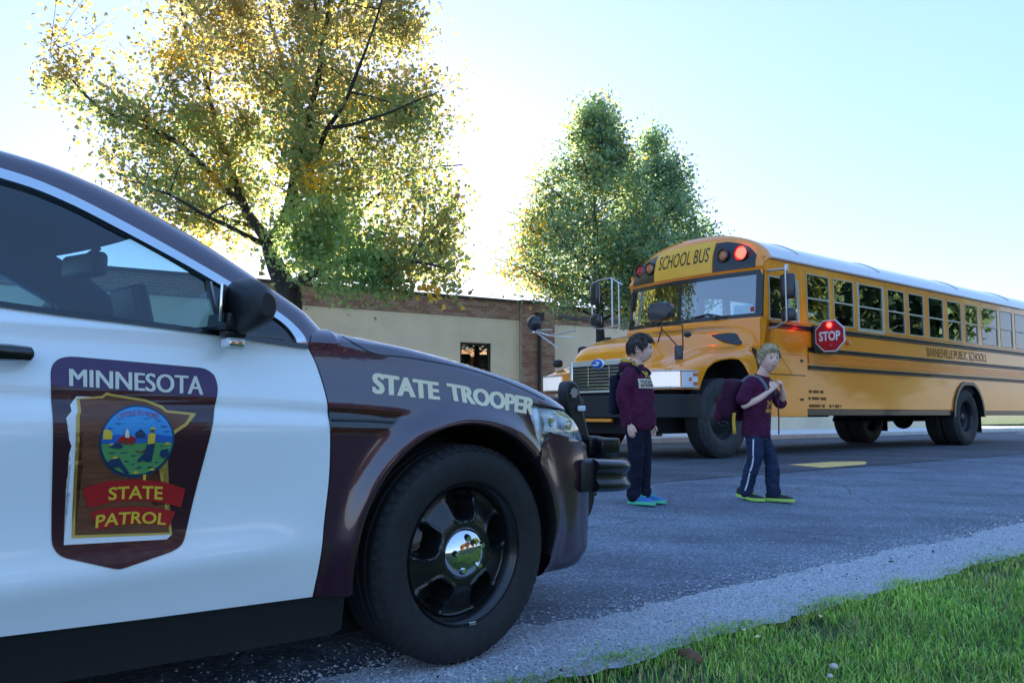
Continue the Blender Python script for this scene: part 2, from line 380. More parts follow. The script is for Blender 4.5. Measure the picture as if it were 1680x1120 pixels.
# ground sheet
def zg(q): return zq(q)-.03 if q<11.9 else (-.1 if q<12.4 else .05)
strip('ground',M_dirt,[-1500,-60,-20,-5,-2,0,1,1.6,2.0,2.3,2.6,4,5.4,7,9,11.8,12.3,17,40,1500],-1500,1500,.5,0,lambda q: zg(max(min(q,11.99),-60)) if q<12 else .05)
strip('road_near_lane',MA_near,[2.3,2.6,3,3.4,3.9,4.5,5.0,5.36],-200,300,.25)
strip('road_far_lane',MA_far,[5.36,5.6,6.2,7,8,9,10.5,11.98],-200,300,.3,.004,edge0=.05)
gs=strip('gravel_shoulder',M_grav,[2.02,2.14,2.26,2.36,2.47],-60,120,.04,.006,edge0=.05,edge1=.11)
# kerb, walk, lawn beyond the bus
kb=empty('kerb'); tag(kb,kind='structure')
for i in range(44):
    mb=MB(); s0=-40+i*3.0
    a=W(s0+.008,12.0); b=W(s0+2.992,12.0); c=W(s0+2.992,12.16); d=W(s0+.008,12.16)
    vs=[(*p[:2],-.1) for p in (a,b,c,d)]+[(*p[:2],.105) for p in (a,b,c,d)]
    # rounded nose
    mb.add(vs,[(0,1,5,4),(1,2,6,5),(2,3,7,6),(3,0,4,7),(4,5,6,7)],0,False)
    mb.build('kerbstone',M_conc,kb,bevel=.02)
walk=empty('pavement'); tag(walk,kind='structure')
mbp=MB(); mbp.add([(0,0,0),(1.79,0,0),(1.79,2.38,0),(0,2.38,0),(0,0,-.12),(1.79,0,-.12),(1.79,2.38,-.12),(0,2.38,-.12)],[(0,1,2,3),(0,4,5,1),(1,5,6,2),(2,6,7,3),(3,7,4,0)],0,False)
first=None
for i in range(24):
    for j in range(2):
        p=W(-4+i*1.8,12.17+j*2.4)
        if first is None:
            first=mbp.build('paving_slab',M_conc,walk,bevel=.012); first.location=(p[0],p[1],.112); first.rotation_euler=(0,0,PI/2-RA)
        else:
            o=first.copy(); COL.objects.link(o); o.parent=walk; o.location=(p[0],p[1],.112+random.uniform(-.003,.003))
strip('far_lawn',M_lawn,[17.0,17.6,19,22,26,34,60],-200,300,.5,0,lambda q:.11+.02*math.sin(q*.9))
# yellow block marking
mb=MB(); N_=30
for i in range(N_):
    s0=9.28+i*.05; k=0 if i<20 else (i-20)/10
    for j,(qa,qb) in enumerate(((5.42,5.72),(5.72,6.0))):
        e=lambda s,n:.012*noise.noise(Vector((s*9,n,0)))
        lo=qa+(.05 if j==0 else 0)+(k*.24 if j==0 else 0); hi=qb-(k*.16 if j==1 else 0)-(.06 if j else 0)
        if hi-lo<.01: continue
        mb.add([W(s0,lo+e(s0,j),.0085),W(s0+.05,lo+e(s0+.05,j),.0085),W(s0+.05,hi+e(s0+.05,j+5)*(j==1),.0085),W(s0,hi+e(s0,j+5)*(j==1),.0085)],[(0,1,2,3)],0,False)
tag(mb.build('road_marking',M_ymark,ang=0),kind='structure')
# loose stones on the shoulder
M_st=[noisy(M('pale_stone',(.5,.51,.54),.85),30,.3),noisy(M('grey_stone',(.33,.34,.36),.85),30,.3),noisy(M('dark_stone',(.03,.03,.035),.8),30,.3)]
mb=MB()
octv=[(1,0,0),(0,1,0),(-1,0,0),(0,-1,0),(0,0,1)]; octf=[(0,1,4),(1,2,4),(2,3,4),(3,0,4)]
for i in range(27000):
    s=random.uniform(.6,9.5)**1.0; 
    q=random.gauss(2.28,.14) if random.random()<.92 else 2.40+random.expovariate(6.0)
    if q<2.08 or q>4.5: continue
    r=random.uniform(.0025,.0065)*(1 if random.random()<.965 else 1.9); p=W(s,q,.006); an=random.uniform(0,6)
    ca,sa=math.cos(an),math.sin(an)
    vs=[]
    for x,y,z in octv:
        k=random.uniform(.65,1.25); vs.append((p[0]+(x*ca-y*sa)*r*k,p[1]+(x*sa+y*ca)*r*k,p[2]+z*r*.75*k-.001))
    mb.add(vs,octf,random.choices((0,1,2),(.44,.50,.06))[0],False)
for px_,py_ in ((1262,936),(1330,934),(1341,941),(1346,930),(1338,926),(1459,917),(1464,921),(1525,903),(1532,906),(1300,945),(1410,915),(1610,890),(1016,928),(1009,941),(1120,965),(1382,946)):
    for e_ in range(2):
        d_=at(px_,py_,1.0)-Vector((0,0,CAMH)); k_=(-.225-CAMH)/d_.z; p=Vector((0,0,CAMH))+d_*k_; r=random.uniform(.006,.012); p=p+Vector((random.uniform(-.02,.02),random.uniform(-.02,.02),.006))
        mb.add([(p.x+x*r*random.uniform(.7,1.3),p.y+y*r*random.uniform(.7,1.3),p.z+z*r*.7-.003) for x,y,z in octv],octf,2,False)
tag(mb.build('loose_gravel',M_st,ang=0,fixn=False),kind='stuff',label='loose grey chips of gravel along the road edge',cat='gravel')
# grass blades near the camera
M_gr=[M('grass_green',(.22,.44,.05),.6,spec=.3),M('grass_light',(.44,.60,.10),.6,spec=.3),M('grass_deep',(.09,.24,.045),.6,spec=.3),M('grass_dry',(.40,.30,.14),.8)]
for m in M_gr:
    noisy(m,2.0,.28)
    N,L,b=nodes(m); b.inputs['Subsurface Weight'].default_value=0
nb=140000
S_=RNG.uniform(.2,1,nb)**1.4*12.5; Q_=np.where(RNG.random(nb)<.20,RNG.normal(2.09,.065,nb),RNG.uniform(.35,2.12,nb))
V=[];F=[];MI=[];vi=0
for i in range(nb):
    s,q=float(S_[i]),float(Q_[i])
    wob=.05*noise.noise(Vector((s*1.9,2,9)))+.03*noise.noise(Vector((s*8,2,9)))
    if q>2.08+wob+.02: 
        if random.random()<.62: continue
    if s>7.5 and random.random()<.3: continue
    tuft=.5+.5*noise.noise(Vector((s*3.1,q*3.1,0))); bare=noise.noise(Vector((s*1.3+7,q*1.9,4)))
    if bare<-.32 and random.random()<.55: continue
    x,y,z=W(s,q,-.012); z-=0.0
    edge=sm(2.2,1.75,q); L_=(.022+.05*tuft*random.uniform(.5,1.25))*(.55+.45*edge)*(1 if s<7 else 1.2)
    if random.random()<.02: L_*=1.7
    an=random.uniform(0,2*PI); ln=random.uniform(.15,.95)*L_; dx,dy=math.cos(an)*ln,math.sin(an)*ln
    wd=random.uniform(.0012,.0026)*(1 if s<5 else 1.5); px,py=-math.sin(an)*wd,math.cos(an)*wd
    V+=[(x-px,y-py,z),(x+px,y+py,z),(x+px*.8+dx*.35,y+py*.8+dy*.35,z+L_*.6),(x-px*.8+dx*.35,y-py*.8+dy*.35,z+L_*.6),(x+dx,y+dy,z+L_*random.uniform(.75,1))]
    F+=[(vi,vi+1,vi+2,vi+3),(vi+3,vi+2,vi+4)]; vi+=5
    n1=noise.noise(Vector((s*.9,q*1.1,2))); r=random.random()
    mi=3 if r<.08+.5*max(-bare-.05,0) else (1 if r<.50+.6*n1 else (2 if r>.82 else 0)); MI+=[mi,mi]
me=bpy.data.meshes.new('grass'); me.from_pydata(V,[],F)
for m in M_gr: me.materials.append(m)
me.polygons.foreach_set('material_index',MI); me.update()
o=bpy.data.objects.new('grass',me); COL.objects.link(o); tag(o,'short green verge grass growing along the gravel edge','grass',kind='stuff')
# ------------------------------------------------------------------ trees
M_bark=noisy(M('bark',(.045,.035,.028),.9),9,.4,bump=.8,bscale=30,stretch=(1,1,.25),bdist=.02)
def make_tree(label,base,limbs,crown,nsec,ntw,nleaf,lsize,mats,matfn,group=None,twr=.012,spread=.26,name='tree',trunk_r=.2,extra=()):
    """limbs: list of polylines (local) with radii; crown(): random local point"""
    root=empty(name,base); tag(root,label,'tree',group)
    tr=MB(); nodes_=[]   # skeleton nodes (pos, radius)
    for li,(pts,r0,r1) in enumerate(limbs):
        P=cr(pts,5); n=len(P); rr=[r0+(r1-r0)*(i/(n-1))**.8 for i in range(n)]
        P=[Vector(p)+Vector((noise.noise(Vector(p)*1.5),noise.noise(Vector(p)*1.5+Vector((9,0,0))),0))*.07*(0 if i==0 else 1) for i,p in enumerate(P)]
        tr.tube(P,rr,8,0)
        for p,r in zip(P,rr):
            if li>0 or p.z>limbs[0][0][-1][2]*.7: nodes_.append((p,r))
    def grow(target,rb,re,nseg,sides):
        # attach to the nearest node, favouring nodes lower and nearer the trunk
        best=None;bd=1e9
        for p,r in nodes_:
            d=(p-target).length+ max(0,p.z-target.z)*1.0
            if d<bd and r>rb*.6: bd=d;best=(p,r)
        if best is None: best=min(nodes_,key=lambda n:(n[0]-target).length)
        a,ra=best; L_=(target-a).length
        if L_>(2.6 if rb>.03 else 1.35): return []
        mid=(a+target)/2+Vector((random.uniform(-1,1),random.uniform(-1,1),random.uniform(-.4,1.0)))*L_*.2
        P=[a+(mid-a)*2*t*(1-t)+(target-a)*t*t+ (mid-a)*0 for t in [k/nseg for k in range(nseg+1)]]
        P=[(a*(1-t)**2+mid*2*t*(1-t)+target*t*t) for t in [k/nseg for k in range(nseg+1)]]
        r0=min(ra*.75,rb*(.6+.5*L_)); rr=[r0+(re-r0)*k/nseg for k in range(nseg+1)]
        tr.tube(P,rr,sides,0,caps=False)
        for p,r in list(zip(P,rr))[1:]: nodes_.append((p,r))
        return P
    sec=[crown() for _ in range(nsec)]; sec.sort(key=lambda p:(p-Vector(limbs[0][0][-1])).length)
    for t in sec: grow(t,.026,.007,6,6)
    tw=[crown() for _ in range(ntw)]; tw.sort(key=lambda p:(p-Vector(limbs[0][0][-1])).length)
    ends=[]
    keep=list(nodes_)
    for t in tw:
        P=grow(t,twr,.003,3,4); ends+=P[1:]
    ends+=[Vector(e) for e in extra for _ in range(1)]
    tr.build('trunk',M_bark,root,ang=0,fixn=False)
    # leaves
    E=np.array([tuple(e) for e in ends]); idx=RNG.integers(0,len(E),nleaf); C=E[idx]+RNG.normal(0,spread,(nleaf,3))
    A=RNG.normal(0,1,(nleaf,3)); A/=np.linalg.norm(A,axis=1)[:,None]; B=RNG.normal(0,1,(nleaf,3)); B=np.cross(A,B); B/=np.linalg.norm(B,axis=1)[:,None]
    Nn=np.cross(A,B); sz=lsize*RNG.uniform(.6,1.25,nleaf)[:,None]
    v0=C-A*sz*.5; v1=C+B*sz*.42+Nn*sz*.12+A*sz*.05; v2=C+A*sz*.55; v3=C-B*sz*.42+Nn*sz*.12+A*sz*.05
    VV=np.stack([v0,v1,v2,v3],1).reshape(-1,3)
    me=bpy.data.meshes.new('foliage'); me.vertices.add(nleaf*4); me.vertices.foreach_set('co',VV.ravel().astype(np.float32))
    me.loops.add(nleaf*6); me.polygons.add(nleaf*2)
    base_=np.arange(nleaf)*4; tri=np.stack([base_,base_+1,base_+2,base_,base_+2,base_+3],1).ravel()
    me.loops.foreach_set('vertex_index',tri.astype(np.int32)); me.polygons.foreach_set('loop_start',(np.arange(nleaf*2)*3).astype(np.int32))
    for m in mats: me.materials.append(m)
    mi=np.array([matfn(*c) for c in C],np.int32); me.polygons.foreach_set('material_index',np.repeat(mi,2)); me.update(calc_edges=True); me.validate()
    o=bpy.data.objects.new('foliage',me); COL.objects.link(o); o.parent=root
    return root
LM=dict(olive=leafmat('leaf_olive',(.27,.29,.10)),brown=leafmat('leaf_bronze',(.32,.27,.12)),gold=leafmat('leaf_gold',(.62,.40,.04)),green=leafmat('leaf_green',(.20,.30,.10)),
  bgreen=leafmat('leaf_bright_green',(.30,.38,.14)),dgreen=leafmat('leaf_deep_green',(.15,.24,.13)),sage=leafmat('leaf_sage',(.29,.37,.19)),rust=leafmat('leaf_rust',(.22,.06,.015)))
def poly_sampler(poly,Y,depth,base,reject=None):
    xs=[p[0] for p in poly]; ys=[p[1] for p in poly]
    cx=sum(xs)/len(xs)
    def f():
        while True:
            x=random.uniform(min(xs),max(xs)); y=random.uniform(min(ys),max(ys))
            if not inside((x,y),poly): continue
            if reject and reject(x,y): continue
            dd=random.gauss(0,.5); 
            if abs(dd)>1: continue
            P=at(x,y,Y); 
            # distance to outline shrinks depth near the crown's edge
            return Vector((P.x,P.y+dd*depth,P.z))-Vector(base)
    return f
# maple by the wall
YT=15.0; b1=at(478,520,YT); b1=Vector((b1.x,b1.y,.11))
def L1(*pp): return [tuple(at(x,y,YT+d)-b1) for x,y,d in pp]
tr0=[(0,0,0),tuple(at(476,500,YT)-b1),tuple(at(468,470,YT)-b1),tuple(at(452,440,YT)-b1),tuple(at(440,405,YT)-b1)]
limbs=[(tr0,.26,.15),
 (L1((440,405,0),(422,372,.2),(398,335,.3),(375,270,.5),(352,200,.6),(330,110,.9),(300,20,1.2),(290,-120,1.4)),.12,.02),
 (L1((398,335,.3),(350,290,-.3),(300,240,-.8),(240,210,-1.0),(190,190,-1.2),(140,155,-1.3),(105,120,-1.4),(82,85,-1.4)),.07,.008),
 (L1((440,405,0),(470,345,-.3),(490,280,-.5),(505,220,-.6),(520,130,-.5),(540,0,-.4),(560,-140,-.3)),.13,.02),
 (L1((490,280,-.5),(515,255,-1),(540,210,-1.5),(575,150,-1.8),(610,60,-2),(640,-60,-2.2)),.07,.012),
 (L1((505,220,.4),(480,150,.9),(450,60,1.2),(430,-80,1.4)),.06,.012),
 (L1((468,470,0),(505,455,-.5),(560,430,-1),(620,425,-1.3),(690,430,-1.6),(735,440,-1.7)),.11,.012),
 (L1((455,445,.3),(510,425,.9),(560,380,1.6),(620,320,2),(690,280,2.3),(760,270,2.5)),.09,.012),
 (L1((440,405,0),(390,380,-.9),(330,350,-1.6),(280,320,-2.0),(230,300,-2.2)),.06,.01),
 (L1((422,372,.2),(370,360,1.2),(300,345,2.2),(240,330,2.7)),.05,.01),
 (L1((540,210,-1.5),(600,200,-1.9),(670,170,-2.2),(720,150,-2.4)),.04,.008)]
crown1=[(195,60),(230,-60),(290,-260),(420,-330),(560,-330),(660,-260),(715,-100),(722,50),(745,130),(770,190),(790,250),(822,285),(812,330),(770,380),(760,420),(748,474),(690,466),(640,470),(590,455),(540,470),(470,440),(440,400),(400,385),(330,400),(290,385),(240,350),(205,330),(165,270),(190,230),(170,200),(150,175),(180,150),(205,140)]
def gap1(x,y):   # thin, see-through pockets
    n=noise.noise(Vector((x*.011,y*.011,3.3))); lim=.10+.25*sm(350,150,x)+.15*sm(700,800,x)
    if 355<x<440 and 385<y<440: return True
    return n<-.12 and random.random()<.75 or (x<230 and random.random()<.45) or (x>740 and random.random()<.4)
cs1=poly_sampler(crown1,YT,2.4,b1,gap1)
def mf1(x,y,z):
    P=Vector((x,y,z))+b1; n=noise.noise(P*1.1); n2=noise.noise(P*.55+Vector((5,5,5)))
    px=840+1350*P.x/P.y; zz=P.z
    if 425<px<625 and 2.55<zz*15/P.y<4.75 and P.y<15.4 and random.random()<.93: return 4 if n>-.15 else 3
    if n>.42 and zz<7.5: return 2
    r=random.random()
    if r<.035: return 2
    if zz>6.2: return 1 if r<.62+.4*n2 else 0
    return 0 if r<.62 else (3 if r<.82 else 1)
t1=make_tree('broad maple thinning in autumn, olive and gold leaves, standing before the low building',b1,limbs,cs1,120,1500,66000,.095,[LM['olive'],LM['brown'],LM['gold'],LM['green'],LM['bgreen']],mf1,name='maple_tree',spread=.17,extra=[at(random.uniform(74,112),random.uniform(62,165),YT-1.4)-b1 for _ in range(26)]+[at(random.gauss(520,45),random.gauss(385,28),YT-1.2)-b1 for _ in range(150)]+[at(random.uniform(540,755),450+random.uniform(-22,26),YT-1.5)-b1 for _ in range(110)])
# green-leaf clump low in the crown, large leaves, belongs to the maple
# conical pair right of it
def conic(px,Y,top_py,wl,wr,bot_py,label,nleaf,mats,matfn,name='linden_tree',seed=1):
    b=at(px,600,Y); b=Vector((b.x,b.y,.11)); top=at(px,top_py,Y)-b; H=top.z
    pl=[(0,0,0),(.05,0,H*.3),(-.03,.05,H*.6),(0,0,H*.93)]
    L=[(pl,.15,.012)]
    for k in range(46):
        h=H*(.34+.6*(k/46)); a=k*2.4; f=1-h/H; ln=.85*(wl if math.cos(a)<0 else wr)*f**.72*random.uniform(.75,1.1)
        L.append(([(0,0,h),(math.cos(a)*ln*.5,math.sin(a)*ln*.5,h+ln*.22),(math.cos(a)*ln,math.sin(a)*ln,h+ln*.42)],.035*f+.012,.006))
    def crown():
        while True:
            h=H*(1-.59*random.uniform(0,1)**.75); f=(1-h/H)
            a=random.uniform(0,2*PI); r=(wl if math.cos(a)<0 else wr)*(f**.80)*(.95+.22*noise.noise(Vector((a*1.5,h*1.3,seed))))*(.35+.65*sm(.38,.50,h/H))*math.sqrt(random.uniform(.12,1))
            p=Vector((math.cos(a)*r,math.sin(a)*r*.85,h))
            if noise.noise(p*1.15+Vector((seed,0,0)))<-.27: continue
            return p
    return make_tree(label,b,L,crown,60,900,nleaf,.08,mats,matfn,name=name,spread=.2)
def mfA(x,y,z):
    n=noise.noise(Vector((x,y,z))*1.2); r=random.random()
    if x<-1.1 and r<.32+.4*n: return 2  # sunlight on the left edge put into the leaf colour as gold
    if r<.05: return 2
    return 0 if r<.55+.4*n else (1 if r<.85 else 3)
def mfB(x,y,z):
    r=random.random(); return 1 if r<.62 else (0 if r<.93 else 3)
conic(981,17.5,172,4.0,3.2,520,'pointed green tree behind the bus mirrors with its sunlit left edge coloured gold',36000,[LM['sage'],LM['dgreen'],LM['gold'],LM['green']],mfA,seed=1)
conic(1074,19.0,222,2.8,3.7,500,'darker green pointed tree standing behind the bus roof',31000,[LM['sage'],LM['dgreen'],LM['gold'],LM['green']],mfB,seed=6)
# autumn row across the verge at the right, seen in the paint and the bus windows
def plain_tree(x,y,H,Wd,mats,label,seed):
    L=[([(0,0,0),(.1,0,H*.25),(0,.1,H*.5),(0,0,H*.8)],.22,.03)]
    for k in range(9):
        a=k*2.4; L.append(([(0,0,H*(.25+.05*k)),(math.cos(a)*Wd*.3,math.sin(a)*Wd*.3,H*(.38+.05*k)),(math.cos(a)*Wd*.45,math.sin(a)*Wd*.45,H*(.5+.045*k))],.08,.02))
    def crown():
        while True:
            p=Vector((random.uniform(-1,1),random.uniform(-1,1),random.uniform(-1,1)))
            if p.length<1 and p.length>.35 and noise.noise(p*2+Vector((seed,0,0)))>-.3: return Vector((p.x*Wd*.5,p.y*Wd*.5,H*.56+p.z*H*.42))
    make_tree(label,(x,y,-.3),L,crown,30,420,16000,.34,mats,lambda x,y,z:0 if random.random()<.6 else 1,name='roadside_tree',spread=.4)
for i,(x,y,H,Wd,c1,c2,lb) in enumerate([(24,6.5,9.5,7,'dgreen','olive','dark green roadside tree right of the verge, nearest the road'),(27,1.5,9,7.5,'dgreen','brown','olive and brown roadside tree right of the verge'),
     (25,-6,7.0,7,'rust','brown','russet roadside tree behind the camera to the right'),(21,-12,6.5,7,'rust','brown','low russet roadside tree farther behind the camera'),(30,-16,9,8,'brown','olive','brown roadside tree farthest to the right rear'),(38,10,10,8,'dgreen','olive','tall green tree farthest along the verge at the right'),(25,13,10,8,'dgreen','olive','dense green tree to the right beyond the bus, nearest it'),(30,19.5,10,8,'dgreen','dgreen','dense dark green tree to the right behind the bus tail')]):
    plain_tree(x,y,H,Wd,[LM[c1],LM[c2]],lb,i)
# ------------------------------------------------------------------ school building
M_cream=noisy(M('cream_render',(.78,.66,.48),.9),1.3,.08,bump=.25,bscale=60,bdist=.004)
def brickmat():
    m=M('brick_band',(.3,.17,.12),.9); N,L,b=nodes(m); tc=N.new('ShaderNodeTexCoord'); mp=N.new('ShaderNodeMapping'); mp.inputs['Rotation'].default_value=(PI/2,0,0)
    L.new(tc.outputs['Object'],mp.inputs[0]); br=N.new('ShaderNodeTexBrick'); br.inputs['Scale'].default_value=1; br.inputs['Brick Width'].default_value=.2; br.inputs['Row Height'].default_value=.073; br.inputs['Mortar Size'].default_value=.006
    br.inputs['Color1'].default_value=(.34,.2,.14,1); br.inputs['Color2'].default_value=(.25,.14,.1,1); br.inputs['Mortar'].default_value=(.42,.38,.33,1); L.new(mp.outputs[0],br.inputs[0])
    n=N.new('ShaderNodeTexNoise'); n.inputs['Scale'].default_value=1.2; mx=N.new('ShaderNodeMix'); mx.data_type='RGBA'; mx.blend_type='MULTIPLY'; mx.inputs[0].default_value=.6
    L.new(tc.outputs['Object'],n.inputs['Vector']); r=N.new('ShaderNodeValToRGB'); r.color_ramp.elements[0].color=(.6,.6,.6,1); r.color_ramp.elements[1].color=(1.3,1.25,1.2,1); L.new(n.outputs[0],r.inputs[0])
    L.new(br.outputs[0],mx.inputs[6]); L.new(r.outputs[0],mx.inputs[7]); L.new(mx.outputs[2],b.inputs['Base Color'])
    bp=N.new('ShaderNodeBump'); bp.inputs['Distance'].default_value=.01; bp.inputs['Strength'].default_value=.6; bp.invert=True; L.new(br.outputs['Fac'],bp.inputs['Height']); L.new(bp.outputs[0],b.inputs['Normal']); return m
M_brick=brickmat()
M_cap=M('dark_coping',(.05,.045,.04),.6); M_dk=M('dark_metal_frame',(.02,.02,.022),.45); M_glassb=glassmat('building_glass',(.35,.38,.38),1.6)
M_roofb=noisy(M('roof_membrane',(.1,.09,.085),.9),3,.2)
bld=empty('school_building',(-2.4518,20.5,0),(0,0,R(31))); tag(bld,'long low cream building with a brick band under its flat roof','building')
mb=MB(); mb.box2((-16,0,0),(1.3,.25,3.14)); mb.box2((2.22,0,0),(3.09,.25,3.14)); mb.box2((1.3,0,0),(2.22,.25,1.55)); mb.box2((1.3,0,2.47),(2.22,.25,3.14)); mb.box2((4.14,.35,0),(22,.6,3.14)); mb.box2((-16,.25,0),(-15.75,12,3.14)); mb.box2((21.75,.6,0),(22,12,3.14))
mb.build('wall',M_cream,bld)
mb=MB(); mb.box2((-16,-.03,3.145),(-3.3,.25,3.6)); mb.build('brick_band',M_brick,bld)
mb=MB(); mb.box2((6.3,.32,3.145),(22,.6,3.6)); mb.build('brick_band',M_brick,bld)
M_mort=noisy(M('mortar',(.40,.36,.31),.95),8,.15); M_bk3=[noisy(M(n,c,.9),5,.22,bump=.3,bscale=70,bdist=.003) for n,c in (('brick_pink',(.36,.21,.15)),('brick_red',(.29,.155,.11)),('brick_tan',(.38,.26,.19)))]
mb=MB(); mb.box2((-3.3,-.016,3.145),(3.085,.25,3.6)); mb.build('mortar_bed',M_mort,bld)
mb=MB(); mb.box2((4.145,.334,3.145),(6.3,.6,3.6)); mb.build('mortar_bed',M_mort,bld)
mb=MB(); mb.box2((3.10,-.146,0),(4.13,.6,3.6)); mb.build('mortar_bed',M_mort,bld)
brk=[]
def lay_bricks(t0,t1,z0,z1,y):
    n=int(round((z1-z0)/.0758)); nb_=int(round((t1-t0)/.21)); wv=(t1-t0)/nb_
    for r in range(n):
        off=0 if r%2 else -.5
        for k in range(nb_+(1 if off else 0)):
            a=max(t0,t0+(k+off)*wv); b_=min(t1,t0+(k+1+off)*wv)
            brk.append(((a+b_)/2,y,z0+(r+.5)*(z1-z0)/n,(b_-a)-.010,(z1-z0)/n-.010))
lay_bricks(-3.3,3.085,3.145,3.6,-.03); lay_bricks(4.145,6.3,3.145,3.6,.32); lay_bricks(3.09,4.14,.1,3.6,-.16)
brk.sort(key=lambda q:(0 if -2.6<q[0]<4.2 and q[2]>1.7 else 1,q[0]+random.random()*.01))
protos=[]
for m in M_bk3:
    mb=MB(); mb.box((0,.012,0),(1,.024,1)); me_=mb.build('brick',m,bld); protos.append(me_)
for i,q in enumerate(brk[:300]):
    src=protos[i] if i<3 else random.choice(protos)
    if i<3: o=src
    else: o=src.copy(); COL.objects.link(o); o.parent=bld
    o.location=(q[0],q[1]+random.uniform(-.002,.003),q[2]); o.scale=(q[3],1,q[4])
mb=MB()
for q in brk[300:]: mb.box((q[0],q[1]+.012,q[2]),(q[3],.024,q[4]),random.randrange(3))
tag(mb.build('bricks',M_bk3,bld),kind='stuff')
mb=MB(); mb.box2((-16.05,-.09,3.603),(3.03,.35,3.67)); mb.box2((3.03,-.24,3.603),(4.2,.66,3.67)); mb.box2((4.2,.24,3.603),(22.05,.66,3.67)); mb.build('coping',M_cap,bld,bevel=.01)
mb=MB(); mb.box2((-16,.26,3.3),(22,12,3.4)); mb.build('roof',M_roofb,bld)
mb=MB(); mb.tube([(3.6,-.22,3.2),(3.6,-.22,.3),(3.6,-.3,.15),(3.6,-.45,.1)],.05,10); mb.box((3.6,-.22,3.25),(.22,.12,.2)); mb.build('downspout',M_dk,bld)
wn=MB(); 
for a,b_ in (((1.3,.05,1.55),(1.36,.15,2.47)),((2.16,.05,1.55),(2.22,.15,2.47)),((1.36,.05,1.55),(2.16,.15,1.61)),((1.36,.05,2.41),(2.16,.15,2.47))): wn.box2(a,b_)
wf=wn.build('window',M_dk,bld); mb=MB(); mb.box2((1.36,.09,1.61),(2.16,.1,2.41)); mb.build('pane',M_glassb,wf)
M_org=M('orange_paper',(.6,.2,.03),.8); M_room=M('dark_room',(.03,.028,.026),.9); M_blind=M('grey_blind',(.16,.15,.13),.8)
mb=MB(); 
for x,z,r in ((1.55,1.85,.13),(1.82,1.98,.14),(2.02,1.82,.1),(1.75,1.72,.09)): 
    mb.lathe([(0,0),(r,0),(r,.01),(0,.01)],(x,.17,z),(0,1,0),14,0)
mb.build('window_decoration',M_org,wf)
mb=MB(); mb.box2((1.36,.2,2.15),(2.16,.21,2.41)); mb.build('blind',M_blind,wf)
mb=MB(); mb.box2((1.0,.7,1.2),(2.6,.75,2.9)); mb.build('room_back',M_room,bld)
# ------------------------------------------------------------------ patrol car; local axes: x forward, y into the scene, z up
CR=R(2.3); CA=R(48)
car=empty('patrol_car',(-.195,2.77,-.213)); tag(car,'white and maroon state trooper patrol car with a black push bar, nose to the bus','police car')
ax=Vector((math.sin(CA),math.cos(CA),0)); bh=Vector((-ax.y,ax.x,0)); kz=Vector((0,0,1))
bx=bh*math.cos(CR)+kz*math.sin(CR); cz=-bh*math.sin(CR)+kz*math.cos(CR)
car.matrix_world=Matrix(((ax.x,bx.x,cz.x,-.195),(ax.y,bx.y,cz.y,2.77),(ax.z,bx.z,cz.z,-.213),(0,0,0,1)))
CW=1.90
PL=cr([(.25,0),(.4,.006),(.5,.018),(.6,.044),(.7,.090),(.78,.148),(.85,.232),(.91,.36),(.95,.56),(.97,.95)],8)
PLx=[p[0] for p in PL]; PLy=[p[1] for p in PL]
ZT=cr([(-4.1,1.03),(-3,1.1),(-.6,1.076),(-.46,1.068),(-.19,1.034),(0,1.003),(.14,.976),(.31,.939),(.41,.908),(.5,.875),(.6,.832),(.7,.79),(.95,.70)],6)
ZTx=[p[0] for p in ZT]; ZTz=[p[1] for p in ZT]
def ztop(t): return float(np.interp(t,ZTx,ZTz))
HC=(.035,.36); RC=(-2.85,.36)
def Yc(t,z):
    y=.05*sm(.45,.15,z)+.05*sm(.75,1.02,z)
    if z>1.03: y+=(z-1.03)*.5
    y+=float(np.interp(t,PLx,PLy))
    # shoulder line, door hollow, sill bulge
    y+=.007*math.exp(-((z-(.852-.045*(t+1.3)))/.022)**2)*sm(.1,-.5,t)
    y+=.010*math.exp(-((z-(.58))/.13)**2)*sm(-.45,-.7,t)
    y-=.010*math.exp(-((z-(.42+.03*(t+1.3)))/.05)**2)*sm(-.42,-.75,t)
    for hx,hz in (HC,RC):
        r=math.hypot(t-hx,z-hz)
        if z>.1: y-=.024*math.exp(-((r-.435)/.045)**2)
    return y
def Yf(t,z):
    """fender: the side skin rolls over into the hood"""
    y=Yc(t,z); zt=ztop(t); r=.05
    if z>zt-r:
        k=min((z-(zt-r))/r,1.0); y+=r*(1-math.sqrt(max(1-k*k,0)))
    return y
M_mar=M('maroon_paint',(.034,.002,.022),.25,coat=1,coatr=.012,spec=.7); M_mar.node_tree.nodes['Principled BSDF'].inputs['Coat IOR'].default_value=1.65
M_marb=M('maroon_bumper_skin',(.030,.002,.016),.30,coat=.6,coatr=.05)
M_white=M('white_paint',(.88,.92,.92),.25,coat=1,coatr=.02)
M_blk=M('black_plastic',(.012,.012,.013),.45); M_gblk=M('gloss_black',(.008,.008,.01),.12,coat=.6)
M_rub=noisy(M('tyre_rubber',(.014,.014,.015),.75),40,.3,bump=.15,bscale=160,bdist=.002)
M_chr=M('chrome',(.75,.75,.76),.08,metal=1); M_satin=M('satin_trim',(.62,.64,.66),.22,metal=1)
M_glass=glassmat('car_glass',(.50,.74,.84),1.4); M_lens=M('headlamp_lens',(.55,.58,.6),.06,coat=1,spec=.8)
M_lglass=glassmat('lamp_cover',(.92,.95,.97),2.2); M_lhouse=M('lamp_housing_silver',(.62,.66,.70),.28,metal=.5); M_ambc=M('pale_amber',(.55,.36,.22),.3)
M_int=M('dark_interior',(.035,.045,.07),.8); M_seat=noisy(M('grey_seat_cloth',(.05,.052,.058),.9),60,.3)
M_steel=M('black_wheel_steel',(.010,.010,.011),.3,coat=.3); M_cream_t=M('cream_lettering',(.88,.76,.50),.35); 
